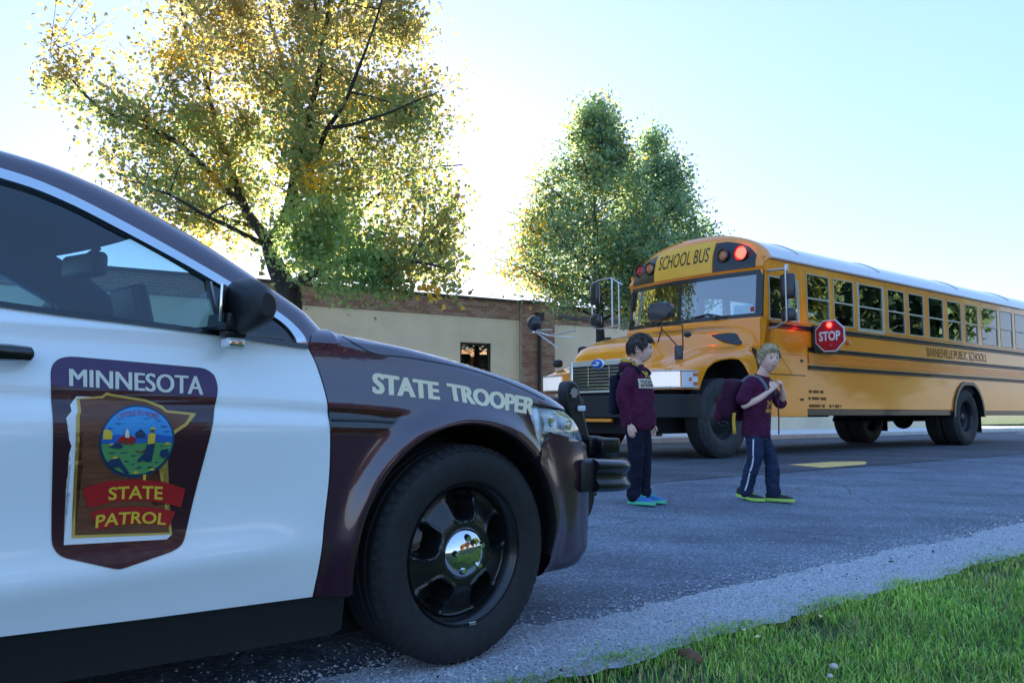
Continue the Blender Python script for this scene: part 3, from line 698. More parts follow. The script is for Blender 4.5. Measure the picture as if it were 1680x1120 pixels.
M_bar=M('push_bar_metal',(.02,.021,.024),.24,metal=.6)
def arc(c,r,a0,a1,n=22): return [(c[0]+r*math.cos(R(a0+(a1-a0)*i/n)),c[1]+r*math.sin(R(a0+(a1-a0)*i/n))) for i in range(n+1)]
DF=cr([(-.541,1.012),(-.512,.956),(-.490,.867),(-.483,.778),(-.480,.636),(-.491,.496),(-.499,.356),(-.503,.286)],5)
BELT=[(-1.62,1.083),(-1.322,1.069),(-1.194,1.059),(-1.055,1.051),(-.822,1.035),(-.541,1.012)]
# front door
door=panel('front_door',BELT+DF[1:]+[(-.954,.299),(-1.289,.312),(-1.62,.318)],Yc,M_white,car,d=.012)
panel('door_seal',[(p[0]-.012,p[1]) for p in DF]+[(p[0]+.03,p[1]) for p in DF[::-1]],lambda t,z:Yf(t,z)+.016,M_blk,car,d=.03,inner=False)
# fender: door gap, over the arch, to the lamp
aR=arc(HC,.425,191,37,34)   # over the wheel from the rear to the lamp side
gap=.004
top=[(t,ztop(t)) for t in np.linspace(-.50,.53,34)]
FO=[(p[0]+gap,p[1]) for p in DF[::-1]]+[(-.520,1.05)]+top+[(.552,.852),(.536,.832),(.43,.846),(.320,.858),(.332,.80),(.352,.74),(.372,.692)]
arch_pts=arc(HC,.425,41,191,36)
FO=FO+arch_pts[1:]+[(-.405,.275)]
fender=panel('front_fender',FO,Yf,M_mar,car,d=.010,thick=.02)
MR=dict(mirror=CW)
panel('front_fender',FO,Yf,M_mar,car,d=.05,thick=.02,**MR)
panel('front_door',BELT+DF[1:]+[(-.954,.299),(-1.289,.312),(-1.62,.318)],Yc,M_white,car,d=.06,**MR)
RD=[(-2.55,1.10),(-1.63,1.083),(-1.63,.318),(-2.38,.33)]+arc(RC,.43,0,60,8)[1:]+[(-2.62,.9)]
RD=[(-2.6,1.10),(-1.627,1.083),(-1.627,.318),(-2.40,.33),(-2.44,.55),(-2.55,.75),(-2.6,.9)]
RQ=[(-4.0,1.02),(-3.2,1.09),(-2.606,1.10),(-2.606,.9),(-2.556,.75)]+arc(RC,.425,60,180,16)+[(-3.4,.3),(-4.02,.34),(-4.1,.6)]
for mm in (None,CW):
    panel('rear_door',RD,Yc,M_white,car,d=.06,mirror=mm); panel('rear_quarter',RQ,lambda t,z:Yc(t,z)+.25*max(-3.5-t,0)**1.6,M_mar,car,d=.06,mirror=mm)
    panel('sill',[(-2.42,.325),(-1.289,.308),(-.954,.295),(-.400,.277),(-.392,.17),(-.42,.155),(-2.40,.20)],lambda t,z:Yc(t,z)+.012,M_blk,car,d=.06,mirror=mm,thick=.03)
# arch lips and dark liners
for mm in (1,-1):
    for C_ in (HC,RC):
        mb=MB(); rg=[]
        for i in range(41):
            a=R(-8+196*i/40); r0=.425
            x,z=C_[0]+r0*math.cos(a),C_[1]+r0*math.sin(a); y=Yf(x,z)
            pts=[(x,y-.0,z),(C_[0]+.418*math.cos(a),y+.02,C_[1]+.418*math.sin(a)),(C_[0]+.43*math.cos(a),y+.05,C_[1]+.43*math.sin(a)),(C_[0]+.41*math.cos(a),.36,C_[1]+.41*math.sin(a))]
            rg.append([(p[0],p[1] if mm==1 else CW-p[1],p[2]) for p in pts])
        mb.rings(rg,closed=False,caps=False); mb.build('wheel_arch_liner',M_blk,car,fixn=False,ang=0)
    mb=MB(); mb.box((.02,.37 if mm==1 else CW-.37,.45),(.8,.02,.8)); mb.build('wheel_well',M_blk,car)
# bumper cover: sweeps along the plan curve
def plan_at(k):
    i=min(int(k*(len(PL)-1)),len(PL)-2); f=k*(len(PL)-1)-i; return PL[i][0]*(1-f)+PL[i+1][0]*f, PL[i][1]*(1-f)+PL[i+1][1]*f
def plan_path(t0,n):
    P=[(t0,float(np.interp(t0,PLx,PLy)))]+[p for p in PL if p[0]>t0+.004]
    L=[0]
    for i in range(1,len(P)): L.append(L[-1]+math.dist(P[i],P[i-1]))
    return [(float(np.interp(L[-1]*k/n,L,[p[0] for p in P])),float(np.interp(L[-1]*k/n,L,[p[1] for p in P]))) for k in range(n+1)]
def zb_top(t): return float(np.interp(t,[.37,.43,.5,.68,.8,.96],[.69,.748,.738,.705,.68,.66]))
def bump_fn(mm):
    NZ=26
    rows=[]
    for j in range(NZ+1):
        z=.222+(.75-.222)*j/NZ
        dz=max(z,.3)-HC[1]; t0=HC[0]+math.sqrt(max(.425**2-dz*dz,.01))
        t0=max(t0,float(np.interp(z,[.64,.692,.75],[.355,.378,.388])))
        if z<.3: t0+=.12*(.3-z)
        path=plan_path(t0,46); row=[]
        for k,(t,y) in enumerate(path):
            out=.014*sm(.68,.58,z)*sm(.45,.7,t)-.03*sm(.30,.222,z)**2
            y2=y+.05*sm(.45,.15,z)*sm(.8,.5,t)-.024*math.exp(-((math.hypot(t-HC[0],z-HC[1])-.435)/.045)**2)
            tx=out*sm(.6,.95,t); yy=y2-out*sm(1.0,.7,t)
            zz=min(z,zb_top(t)); row.append((t+tx,yy if mm==1 else CW-yy,zz))
        rows.append(row)
    def inw(d,dz): return [(q[0]-d*(1.0 if k>28 else .5),q[1]+(d if mm==1 else -d)*(1 if k<40 else .2),q[2]+dz) for k,q in enumerate(rows0)]
    rows0=rows[0]; rows=[inw(.16,-.004),inw(.05,-.016),inw(.014,-.010)]+rows
    return rows
for mm in (1,-1):
    mb=MB(); mb.rings(bump_fn(mm),closed=False,caps=False); mb.build('front_bumper',M_marb,car,ang=0)
mb=MB(); mb.rbox((.86,.95,.42),(.18,1.0,.28),.03); mb.build('lower_grille',M_blk,car)
# headlamps
HL=[(.324,.852),(.43,.840),(.536,.826),(.60,.79),(.650,.748),(.690,.708),(.60,.722),(.50,.736),(.436,.750),(.405,.722),(.378,.695),(.356,.745),(.338,.80)]
def Yh(t,z): return Yc(t,z)+.004+.12*max(z-.76,0)
for mm in (None,CW):
    h=panel('headlamp',HL,Yh,M_lglass,car,d=.02,thick=.05,mirror=mm)
    cx_=sum(p[0] for p in HL)/len(HL); cz_=sum(p[1] for p in HL)/len(HL)
    panel('lamp_housing',[(cx_+(p[0]-cx_)*.99,cz_+(p[1]-cz_)*.99) for p in HL],lambda t,z:Yh(t,z)+.030+.02*math.sin(t*60),M_lhouse,h,d=.01,inner=False,mirror=mm)
    for t_,z_,r_ in ((.47,.795,.026),(.575,.768,.024)):
        mb=MB(); yy_=Yh(t_,z_)+.022; mb.lathe([(0,.004),(r_*.5,.010),(r_*.62,-.004),(r_*.95,.006),(r_,.010),(r_*1.08,.006)],(t_,yy_ if mm is None else CW-yy_,z_),(.3,-1 if mm is None else 1,0),24); mb.build('reflector',M_chr,h,ang=0)
    panel('amber_reflector',[(.345,.80),(.362,.745),(.388,.715),(.392,.75),(.372,.80)],lambda t,z:Yh(t,z)+.020,M_ambc,h,d=.02,inner=False,mirror=mm)
# hood
HE=[(t,Yf(t,ztop(t)),ztop(t)) for t in np.linspace(-.50,.54,22)]+[(.60,.15,.835),(.66,.20,.815),(.73,.28,.80),(.80,.40,.79),(.86,.56,.785),(.90,.76,.785),(.91,.95,.785)]
HCn=[(-.42+1.33*(i/(len(HE)-1))**1.0,.95) for i in range(len(HE))]
mb=MB(); rg=[]
for e,(tc_,yc_) in zip(HE,HCn):
    row=[]; zc_=e[2]+.045*sm(.95,.4,e[0])+.0
    for j in range(25):
        f=j/24; x=e[0]+(tc_-e[0])*f; y=e[1]+(yc_-e[1])*f
        z=e[2]+(zc_-e[2])*(1-(1-f)**2.2); row.append((x,y,z))
    row+= [(p[0],CW-p[1],p[2]) for p in row[-2::-1]]
    rg.append(row)
mb.rings(rg,closed=False,caps=False); mb.build('hood',M_mar,car,ang=0)
# hood shut line and molding seam (fine dark groove strips)
def ribbon(name,pts,wd,mat,parent,fn=Yf,off=-.0012):
    P=[Vector((p[0],0,p[1])) for p in pts]; mb=MB(); rg=[]
    for i,p in enumerate(P):
        T=(P[min(i+1,len(P)-1)]-P[max(i-1,0)]).normalized(); Nn=Vector((-T.z,0,T.x))*wd/2
        rg.append([(q.x,fn(q.x,q.z)+off,q.z) for q in (p-Nn,p+Nn)])
    mb.rings(rg,closed=False,caps=False); return mb.build(name,mat,parent,ang=0)
ribbon('shut_line',cr([(-.409,1.052),(-.385,1.035),(-.341,1.012),(-.296,1.000),(-.2,.997),(-.108,.990),(.05,.972),(.2,.94),(.33,.90),(.42,.868)],5),.004,M_blk,fender)
ribbon('shut_line',[(.32,.858),(.43,.846),(.545,.83)],.005,M_blk,fender)
# side vent
vo=[(-.482,.834),(-.36,.830),(-.226,.822),(-.238,.803),(-.256,.785),(-.285,.768),(-.325,.757),(-.483,.764)]
panel('side_vent',vo,lambda t,z:Yf(t,z)-.006,M_gblk,fender,d=.02,thick=.02)
ribbon('vent_blade',[(-.475,.80),(-.36,.797),(-.26,.792)],.006,M_blk,fender,off=-.012)
# greenhouse
TU=cr([(-1.60,1.455),(-1.31,1.425),(-1.17,1.390),(-1.022,1.326),(-.867,1.249),(-.756,1.190),(-.639,1.122),(-.586,1.085),(-.552,1.046),(-.541,1.013)],5)
TL=cr([(-1.60,1.428),(-1.311,1.397),(-1.172,1.362),(-1.025,1.297),(-.870,1.222),(-.770,1.168),(-.655,1.105),(-.608,1.074),(-.585,1.045),(-.575,1.016)],5)
for mm in (None,CW):
    panel('window_trim',TU+TL[::-1],lambda t,z:Yc(t,z)-.004,M_satin,car,d=.03,thick=.02,mirror=mm)
    GL=[(p[0],p[1]) for p in TL if p[0]<-.80]+[(-.80,1.035),(-1.055,1.051),(-1.322,1.069),(-1.60,1.082)]
    g=panel('side_window',GL,lambda t,z:Yc(t,z)+.012,M_glass,car,d=.05,inner=False,mirror=mm)
    sail=[(p[0],p[1]) for p in TL if p[0]>-.80]; sail=[(-.80,1.184)]+sail+[(-.80,1.033)]
    panel('mirror_sail',sail,lambda t,z:Yc(t,z)+.006,M_gblk,car,d=.04,thick=.02,mirror=mm)
ribbon('window_divider',[(-.815,1.194),(-.80,1.04)],.012,M_blk,car,fn=Yc,off=.004)
ribbon('belt_molding',[(p[0],p[1]-.001) for p in BELT],.014,M_gblk,car,fn=Yc,off=-.007)
# roof rail / windscreen pillar band
RS=cr([(-3.3,1.25),(-2.8,1.42),(-2.2,1.50),(-1.7,1.52),(-1.45,1.505),(-1.291,1.488),(-1.144,1.462),(-.986,1.410),(-.822,1.332),(-.707,1.262),(-.590,1.184),(-.511,1.130),(-.438,1.074)],5)
RSx=[p[0] for p in RS]; RSz=[p[1] for p in RS]
TUx=[-3.6,-3.2,-2.6,-2.0]+[p[0] for p in TU]; TUz=[1.10,1.22,1.39,1.45]+[p[1] for p in TU]
def rail(i,n=70):
    f=i/n; a=-3.3+(-.541+3.3)*f; b_=-3.25+(-.438+3.25)*f
    za=float(np.interp(a,TUx,TUz)); zb=float(np.interp(b_,RSx,RSz))
    A=Vector((a,Yc(a,za),za)); B=Vector((b_,Yc(b_,zb)+.09,zb)); return A,B
for mm in (1,-1):
    mb=MB(); rg=[]
    for i in range(71):
        A,B=rail(i); row=[]
        for j in range(9):
            f=j/8; p=A.lerp(B,f); bul=.028*math.sin(PI*f); p=p+Vector((.2,-.62,.75)).normalized()*bul
            row.append((p.x,p.y if mm==1 else CW-p.y,p.z))
        rg.append(row)
    mb.rings(rg,closed=False,caps=False); mb.build('roof_rail',M_mar,car,ang=0)
for mm in (1,-1):
    mb=MB(); rg=[]
    for i in range(71):
        A,B=rail(i); row=[]
        for p in (A+Vector((0,.02,-.01)),B.lerp(A,.35)+Vector((.0,.10,-.05)),B+Vector((-.02,.17,-.035)),B+Vector((0,.16,.0))): row.append((p.x,p.y if mm==1 else CW-p.y,p.z))
        rg.append(row)
    mb.rings(rg,closed=False,caps=False); mb.build('headliner_trim',M_int,car,ang=0)
mb=MB(); rg=[]; gl=[]
for i in range(71):
    A,B=rail(i); row=[]
    for j in range(21):
        f=j/20; k=math.sin(PI*f); bow=.20*sm(-1.5,-.7,B.x)*(1-(2*f-1)**2)
        row.append((B.x+bow,B.y+(CW-2*B.y)*f,B.z+.035*k))
    (gl if B.x>-.88 else rg).append(row)
gl.insert(0,rg[-1])
mb.rings(rg,closed=False,caps=False); mb.build('roof',M_mar,car,ang=0)
mb=MB(); mb.rings(gl,closed=False,caps=False); mb.build('windscreen',M_glass,car,ang=0)
mb=MB(); mb.grid(lambda u,v:(-.52+.27*math.sin(PI*v),.14+v*(CW-.28),1.060+.03*math.sin(PI*v)-.0*u) if u<.5 else (-.40+.10*math.sin(PI*v),.12+v*(CW-.24),1.06+.04*math.sin(PI*v)),1,12); mb.build('cowl',M_blk,car)
# rear body beyond the picture
mb=MB(); rg=[]
for i in range(13):
    t=-3.22-.84*i/12; z=1.20-.12*(i/12)+ (0 if i<11 else -.06*(i-10)); y=.13+.25*max(-3.5-t,0)**1.6
    rg.append([(t,y+(CW-2*y)*j/8,z+.03*math.sin(PI*j/8)-(.12 if j in (0,8) else 0)) for j in range(9)])
mb.rings(rg,closed=False,caps=False); mb.build('boot_lid',M_mar,car,ang=0)
mb=MB(); mb.rbox((-4.0,.95,.68),(.2,1.62,.74),.09); mb.build('rear_bumper',M_mar,car)
for mm in (None,CW):
    panel('rear_side_window',[(-1.64,1.42),(-1.64,1.086),(-2.6,1.105),(-3.15,1.12),(-2.9,1.26),(-2.6,1.36),(-2.2,1.42)],lambda t,z:Yc(t,z)+.01,M_glass,car,d=.08,inner=False,mirror=mm)
for yy in (.22,CW-.27):
    mb=MB(); mb.box2((-1.66,yy,1.08),(-1.60,yy+.05,1.44)); mb.build('door_pillar',M_blk,car)
# underbody and cabin
mb=MB(); mb.box2((-3.9,.16,.2),(-.42,CW-.16,.32)); mb.box2((-.42,.42,.22),(.8,CW-.42,.62)); mb.build('underbody',M_blk,car)
mb=MB(); mb.box2((-3.2,.1,.3),(-.55,CW-.1,.42)); mb.box2((-.62,.1,.4),(-.5,CW-.1,1.02)); mb.build('cabin_floor',M_int,car)
for yy in (.10,CW-.13):
    mb=MB(); mb.box2((-1.6,yy,.42),(-.5,yy+.03,1.0)); mb.build('door_card',M_int,car)
mb=MB(); mb.rings([[(-.42,y,.98),(-.55,y,1.045),(-.78,y,1.055),(-.90,y,1.03),(-.93,y,.93),(-.86,y,.75),(-.6,y,.7)] for y in (.14,.5,.95,1.4,CW-.14)]); mb.build('dashboard',M_int,car,bevel=.01)
def seat(x,y,n='seat'):
    mb=MB(); rot=Matrix.Rotation(R(-18),3,'Y'); mb.rbox((x,y,.55),(.5,.5,.16),.06); mb.rbox((x-.32,y,.85),(.14,.5,.62),.06,rot=rot); s=mb.build(n,M_seat,car)
    mb=MB(); mb.rbox((x-.44,y,1.24),(.09,.26,.18),.04,rot=rot); mb.cyl((x-.42,y-.05,1.1),(x-.44,y-.05,1.2),.008); mb.cyl((x-.42,y+.05,1.1),(x-.44,y+.05,1.2),.008); mb.build('headrest',M_seat,s)
seat(-1.35,.52); seat(-1.35,1.38)
mb=MB(); mb.rbox((-2.4,.95,.6),(.5,1.3,.2),.06); mb.rbox((-2.68,.95,.9),(.14,1.3,.6),.06); mb.build('rear_bench',M_seat,car)
mb=MB(); ring=[( -.98+.05*math.sin(a),1.38+.19*math.cos(a),1.0+.18*math.sin(a)) for a in np.linspace(0,2*PI,29)]; mb.tube(ring,.014,8,caps=False); mb.cyl((-.98,1.38,1.0),(-.85,1.38,.96),.035); mb.box((-.975,1.38,1.0),(.02,.34,.03)); mb.build('steering_wheel',M_blk,car)
mb=MB(); mb.rbox((-.93,.93,1.285),(.05,.26,.085),.02,rot=Matrix.Rotation(R(10),3,'Z')); mb.tube([(-.93,.95,1.31),(-.88,.95,1.36)],.01,6); mb.build('rear_view_mirror',M_blk,car)
mb=MB(); mb.rbox((-.86,.62,1.12),(.05,.24,.16),.015,rot=Matrix.Rotation(R(-14),3,'Y')); mb.tube([(-.86,.62,1.04),(-.8,.62,.9)],.02,8); mb.build('laptop_mount',M_blk,car)
M_dlite=M('clear_lamp_module',(.7,.75,.78),.1,coat=1)
# door mirror
for sgn in (1,-1):
    my=lambda y: y if sgn==1 else CW-y
    mb=MB(); rg=[]
    for i in range(13):
        u=i/12; y=.07-.25*u; k=math.sin(PI*min(max(.06+.90*u,0),1))**.45; 
        rg.append([(-.792+.012*u+.062*k*math.cos(a)*(1 if math.cos(a)>0 else .55),my(y),1.105+.075*k*(math.sin(a)) -.004*u) for a in np.linspace(0,2*PI,20,endpoint=False)])
    mb.rings(rg); dm=mb.build('door_mirror',M_blk,car)
    mb=MB(); mb.rings([[(-.79+x,my(y),z) for x,z in ((-.045,1.04),(.05,1.04),(.055,1.075),(-.04,1.085))] for y in (.075,.0,-.06)]); mb.build('mirror_arm',M_blk,dm,bevel=.008)
    mb=MB(); mb.rings([[(-.830+.0,my(.03-.17*u_),1.105+0*u_)] for u_ in (0,1)],caps=False) if False else None
    mb=MB(); mb.rbox((-.826,my(-.03),1.106),(.008,.13,.10),.003,rot=Matrix.Rotation(R(-32*sgn),3,'Z')); mb.build('mirror_glass',M_chr,dm)
mb=MB(); mb.rbox((-.795,-.015,1.030),(.06,.05,.022),.008); lm=mb.build('warning_light',M_blk,car)
mb=MB(); mb.rbox((-.795,-.018,1.004),(.052,.046,.030),.008); mb.build('lamp_lens',M_dlite,lm); mb=MB(); mb.rbox((-.795,-.043,1.004),(.040,.004,.016),.002); mb.build('reflector',M_chr,lm)
# door handle
mb=MB(); mb.tube([(-1.45,-.0,.955),(-1.40,-.012,.955),(-1.31,-.014,.954),(-1.275,-.006,.953),(-1.262,.03,.953)],[.014,.019,.019,.018,.012],10,squash=1.0); mb.build('door_handle',M_gblk,door)
# ---- wheels
def rim_depth(r,a):
    """height of the wheel disc (positive = outwards)"""
    base=.0
    if r>.200: base=-.052+ .040*sm(.205,.232,r)
    else: base=-.052+.040*sm(.20,.10,r)
    # five pockets
    k=((a-PI/2)/(2*PI/5)); k=k-round(k); da=k*2*PI/5
    hw=.115*1.0; x=r*math.sin(da); rr=r*math.cos(da)
    d=max(abs(x)/(.040+.12*(rr-.11)) , abs(rr-.158)/.042)
    e=(( (x/(.042+.20*max(rr-.125,0)))**4+((rr-.158)/.044)**4 ))**.25
    base-= .09*sm(1.06,.92,e)
    base+= .007*math.exp(-((e-1.18)/.10)**2)
    return base
def build_wheel(name,cx,cy,cz_,side,hub=True,rim_detail=True):
    """side=-1: the face points to -y"""
    w_=empty(name); w_.parent=car; w_.location=(cx,cy,cz_)
    S_=side
    prof=[(.232,-.015),(.240,.0),(.250,.006),(.275,.014),(.305,.018),(.330,.013),(.347,.002),(.3555,-.010),(.3600,-.022)]
    wd=.235
    full=[(r,h) for r,h in prof]
    tread=[]
    hs=np.linspace(-.026,-wd+.026,28)
    for i,h in enumerate(hs): tread.append((.3625-(.008 if i%6==4 else 0),float(h)))
    full+=tread+[(r,-wd-h) for r,h in prof[::-1]]
    mb=MB(); mb.lathe(full,(0,0,0),(0,S_,0),96)
    # tread shoulder lugs
    for i in range(60):
        a=2*PI*i/60
        for r0,r1,h0,h1,z_ in ((.345,.3605,.006,-.016,.0),):
            T=[]
            for aa in (a,a+.055):
                T+=[(r0,h0+.0015,aa),(r1+.0025,h1,aa)]
            vs=[]
            for (r,h,aa) in T:
                vs.append((r*math.cos(aa),h*S_,r*math.sin(aa)))
            mid=[( (r-.006)*math.cos(aa),(h-.006)*S_,(r-.006)*math.sin(aa)) for (r,h,aa) in T]
            mb.add(vs+mid,[(0,1,3,2),(0,2,6,4),(1,5,7,3),(0,4,5,1),(2,3,7,6)],0,False)
    mb.build('tyre',M_rub,w_,ang=40)
    mb=MB(); mb.lathe([(.2325,.004),(.236,-.004),(.230,-.014),(.222,-.02),(.214,-.06),(.205,-.10),(.205,-.19)],(0,0,0),(0,S_,0),72); 
    if rim_detail:
        nr,na=44,200; rg=[]
        for i in range(nr+1):
            r=.05+.160*i/nr; rg.append([(r*math.cos(2*PI*j/na),(rim_depth(r,2*PI*j/na)+0)*S_,r*math.sin(2*PI*j/na)) for j in range(na)])
        mb.rings(rg,caps=False)
    else: mb.lathe([(.05,-.02),(.2,-.05)],(0,0,0),(0,S_,0),40)
    rm=mb.build('rim',M_steel,w_,ang=50)
    mb=MB(); mb.lathe([(0,.024),(.02,.023),(.048,.019),(.071,.008),(.084,-.006),(.089,-.02),(.089,-.03)],(0,0,0),(0,S_,0),48)
    for k_ in range(5):
        a=PI/2+R(10)+2*PI*k_/5; x,z=.057*math.cos(a),.057*math.sin(a); mb.lathe([(0,.026),(.008,.026),(.012,.018),(.0135,.002)],(x,0,z),(0,S_,0),14)
    mb.build('hub_cap',M_chr,w_,ang=60)
    mb=MB(); mb.rbox((.03,.006*S_,-.2325),(.03,.006,.012),.002); mb.build('balance_weight',M_chr,w_)
    return w_
wheel1=build_wheel('wheel',.060,.018,.3480,-1)
def copy_tree(src,parent,loc,rot=(0,0,0)):
    c=src.copy(); COL.objects.link(c); c.parent=parent; c.location=loc; c.rotation_euler=rot
    for ch in src.children:
        d=ch.copy(); COL.objects.link(d); d.parent=c
        for g in ch.children:
            e=g.copy(); COL.objects.link(e); e.parent=d
    return c
# wheels hold rims as grandchildren: join cap/lugs under the wheel empty
copy_tree(wheel1,car,(.060,CW-.022,.40),(0,0,PI)); copy_tree(wheel1,car,(-2.85,.03,.3635)); copy_tree(wheel1,car,(-2.85,CW-.03,.3635),(0,0,PI))
# ---- push bar
pb=empty('push_bar'); pb.parent=car
def upr(y):
    pts=cr([(.955,.915),(.975,.945),(1.01,.945),(1.04,.915),(1.085,.78),(1.145,.60),(1.165,.42),(1.13,.33),(1.09,.34),(1.10,.44),(1.075,.58),(1.02,.72),(.965,.83)],4,closed=True)
    mb=MB(); mb.prism(pts,lambda u,v,d:(u,d,v),y-.03,y+.03); o=mb.build('upright',M_blk,pb,bevel=.012,bseg=3)
    mb=MB(); mb.tube([(1.035,y,.93),(1.095,y,.76),(1.155,y,.59),(1.18,y,.42)],.018,8); mb.build('rubber_strip',M_rub,pb); return o
u1=upr(.47); upr(CW-.47)
mb=MB(); mb.rbox((1.10,.95,.655),(.09,1.14,.09),.012); mb.rbox((1.06,.95,.84),(.05,1.0,.06),.012); mb.rbox((1.13,.95,.42),(.05,1.0,.06),.012); mb.build('crossbar',M_bar,pb)
mb=MB(); mb.rbox((1.155,.40,.655),(.13,.12,.075),.012); mb.build('siren_light_box',M_bar,pb)
def wrap(sgn):
    path=cr([(.70,.03,.575),(.80,.035,.57),(.90,.055,.565),(.98,.115,.56),(1.04,.19,.56),(1.085,.30,.56),(1.125,.45,.56),(1.13,.62,.56)],6)
    sec=cr([(-.022,.056),(.016,.056),(.026,.034),(.012,.012),(.012,-.012),(.026,-.034),(.016,-.056),(-.022,-.056)],3,closed=True)
    mb=MB(); rg=[]; P=[Vector(p) for p in path]
    for i,p in enumerate(P):
        T=(P[min(i+1,len(P)-1)]-P[max(i-1,0)]); T.z=0; T.normalize(); Nn=Vector((T.y,-T.x,0))
        row=[p+Nn*u+Vector((0,0,v)) for u,v in sec]; rg.append([(q.x,q.y if sgn==1 else CW-q.y,q.z) for q in row])
    mb.rings(rg); mb.build('wrap_bar',M_bar,pb,ang=30)
    mb=MB(); yy=.07 if sgn==1 else CW-.07; mb.rbox((.70,yy,.575),(.13,.08,.125),.015); mb.build('end_block',M_blk,pb)
wrap(1); wrap(-1)
M_badge=M('grey_badge_metal',(.38,.33,.30),.4,metal=.3)
mb=MB(); st=[]
for k_ in range(14):
    a=2*PI*k_/14+PI/2; r=.026 if k_%2==0 else .019; st.append((1.0+r*math.cos(a),.895+r*math.sin(a)))
mb.prism(st,lambda u,v,d:(u,d,v),.4375,.432); mb.build('star_emblem',M_badge,pb)
mb=MB(); mb.rbox((1.045,.430,.825),(.045,.012,.024),.003); mb.build('marker_light',M_dlite,pb)
# ---- lettering on the fender
T1=[(-.326,.878),(-.318,.943),(-.071,.919),(-.075,.861)]; T2=[(-.032,.861),(-.033,.918),(.366,.872),(.343,.811)]
def onskin(q,fn,off): 
    def f(u,v):
        t,z=bil(q,u,v); return (t,fn(t,z)+off,z)
    return f
def dtext(mb,s,q,fn,off,mi,bold,sub=1):
    # letters one by one so that each follows the curved skin
    vs,fs=text2d(s,bold); vs,fs=subtext(vs,fs,5); mb.add([onskin(q,fn,off)(u,v) for u,v in vs],fs,mi,False)
    for q_,dx_ in enumerate((-.0035,.0035)): mb.add([(lambda p:(p[0]+dx_,fn(p[0]+dx_,p[2])+off-.0003*(q_+1),p[2]))(onskin(q,fn,off)(u,v)) for u,v in vs],fs,mi,False)
mb=MB(); dtext(mb,'STATE',T1,Yf,-.0009,0,.022); dtext(mb,'TROOPER',T2,Yf,-.0009,0,.022); mb.build('lettering',M_cream_t,fender,ang=0)
# ---- door badge
MBd=[M('badge_maroon',(.035,.004,.012),.25,coat=.6),M('badge_white',(.8,.8,.78),.3),M('badge_gold',(.62,.40,.08),.3),noisy(M('badge_brown',(.15,.05,.02),.35),40,.3,stretch=(.3,1,3)),M('badge_red',(.42,.012,.015),.3),
  M('badge_sky',(.03,.30,.62),.3),M('badge_green',(.10,.30,.09),.3),M('badge_navy',(.015,.04,.10),.3),M('badge_yellow',(.75,.5,.04),.3),M('badge_lettering',(.72,.68,.55),.3),M('badge_water',(.02,.12,.42),.3),M('badge_purple',(.055,.02,.09),.3)]
B_OUT=[(-1.217,.908),(-1.213,.932),(-1.197,.948),(-1.171,.953),(-.847,.937),(-.821,.921),(-.813,.889),(-.817,.863),(-.887,.509),(-.895,.482),(-.918,.468),(-1.05,.437),(-1.175,.48),(-1.192,.497),(-1.199,.518)]
B_TOP=[(-1.2155,.905),(-1.2115,.931),(-1.1965,.9465),(-1.171,.9515),(-.847,.9355),(-.8225,.920),(-.8145,.889),(-.819,.858),(-1.2155,.882)]
B_WHITE=[(-1.16,.857),(-1.174,.837),(-1.172,.822),(-1.184,.806),(-1.176,.781),(-1.176,.755),(-1.17,.74),(-1.174,.719),(-1.168,.698),(-1.175,.658),(-1.165,.632),(-1.173,.508),(-.936,.498),(-.923,.509),(-.937,.519),(-1.14,.538),(-1.146,.832),(-1.119,.856)]
B_GOLD=[(-1.16,.852),(-1.104,.859),(-1.094,.868),(-1.081,.864),(-1.074,.853),(-1.002,.852),(-.959,.836),(-.949,.825),(-.874,.817),(-.9,.786),(-.927,.768),(-.969,.724),(-.994,.692),(-.994,.643),(-.984,.615),(-.961,.581),(-.926,.529),(-.923,.509),(-1.157,.522),(-1.15,.631),(-1.157,.657),(-1.149,.698),(-1.161,.729),(-1.157,.755),(-1.153,.78),(-1.163,.811),(-1.158,.822)]
B_BROWN=[(-1.153,.85),(-1.102,.853),(-1.093,.861),(-1.085,.859),(-1.078,.847),(-1.003,.846),(-.964,.83),(-.952,.819),(-.891,.813),(-.905,.793),(-.934,.774),(-.975,.727),(-1.0,.695),(-.999,.643),(-.99,.613),(-.967,.579),(-.934,.53),(-.93,.515),(-1.15,.529),(-1.143,.63),(-1.15,.657),(-1.142,.697),(-1.154,.729),(-1.15,.755),(-1.146,.78),(-1.155,.811),(-1.151,.822)]
B_BAN1=[(-1.139,.639),(-1.083,.653),(-1.007,.653),(-.948,.643),(-.895,.622),(-.904,.576),(-.954,.592),(-1.01,.602),(-1.071,.601),(-1.124,.59)]
B_BAN2=[(-1.119,.581),(-1.08,.587),(-1.025,.587),(-.972,.581),(-.917,.566),(-.932,.529),(-.97,.539),(-1.022,.545),(-1.068,.543),(-1.099,.535)]
badge=MB()
def lay(pts,mi,k):
    bm=bmesh.new(); bm.faces.new([bm.verts.new((t,0,z)) for t,z in pts]); bmesh.ops.triangulate(bm,faces=bm.faces[:])
    for i in range(1,48):
        bmesh.ops.bisect_plane(bm,geom=bm.verts[:]+bm.edges[:]+bm.faces[:],plane_co=(0,0,.43+.53*i/48),plane_no=(0,0,1),dist=1e-6)
    bm.verts.index_update(); badge.add([(v.co.x,Yc(v.co.x,v.co.z)-.0022-.0009*k,v.co.z) for v in bm.verts],[tuple(v.index for v in f.verts) for f in bm.faces],mi,False); bm.free()

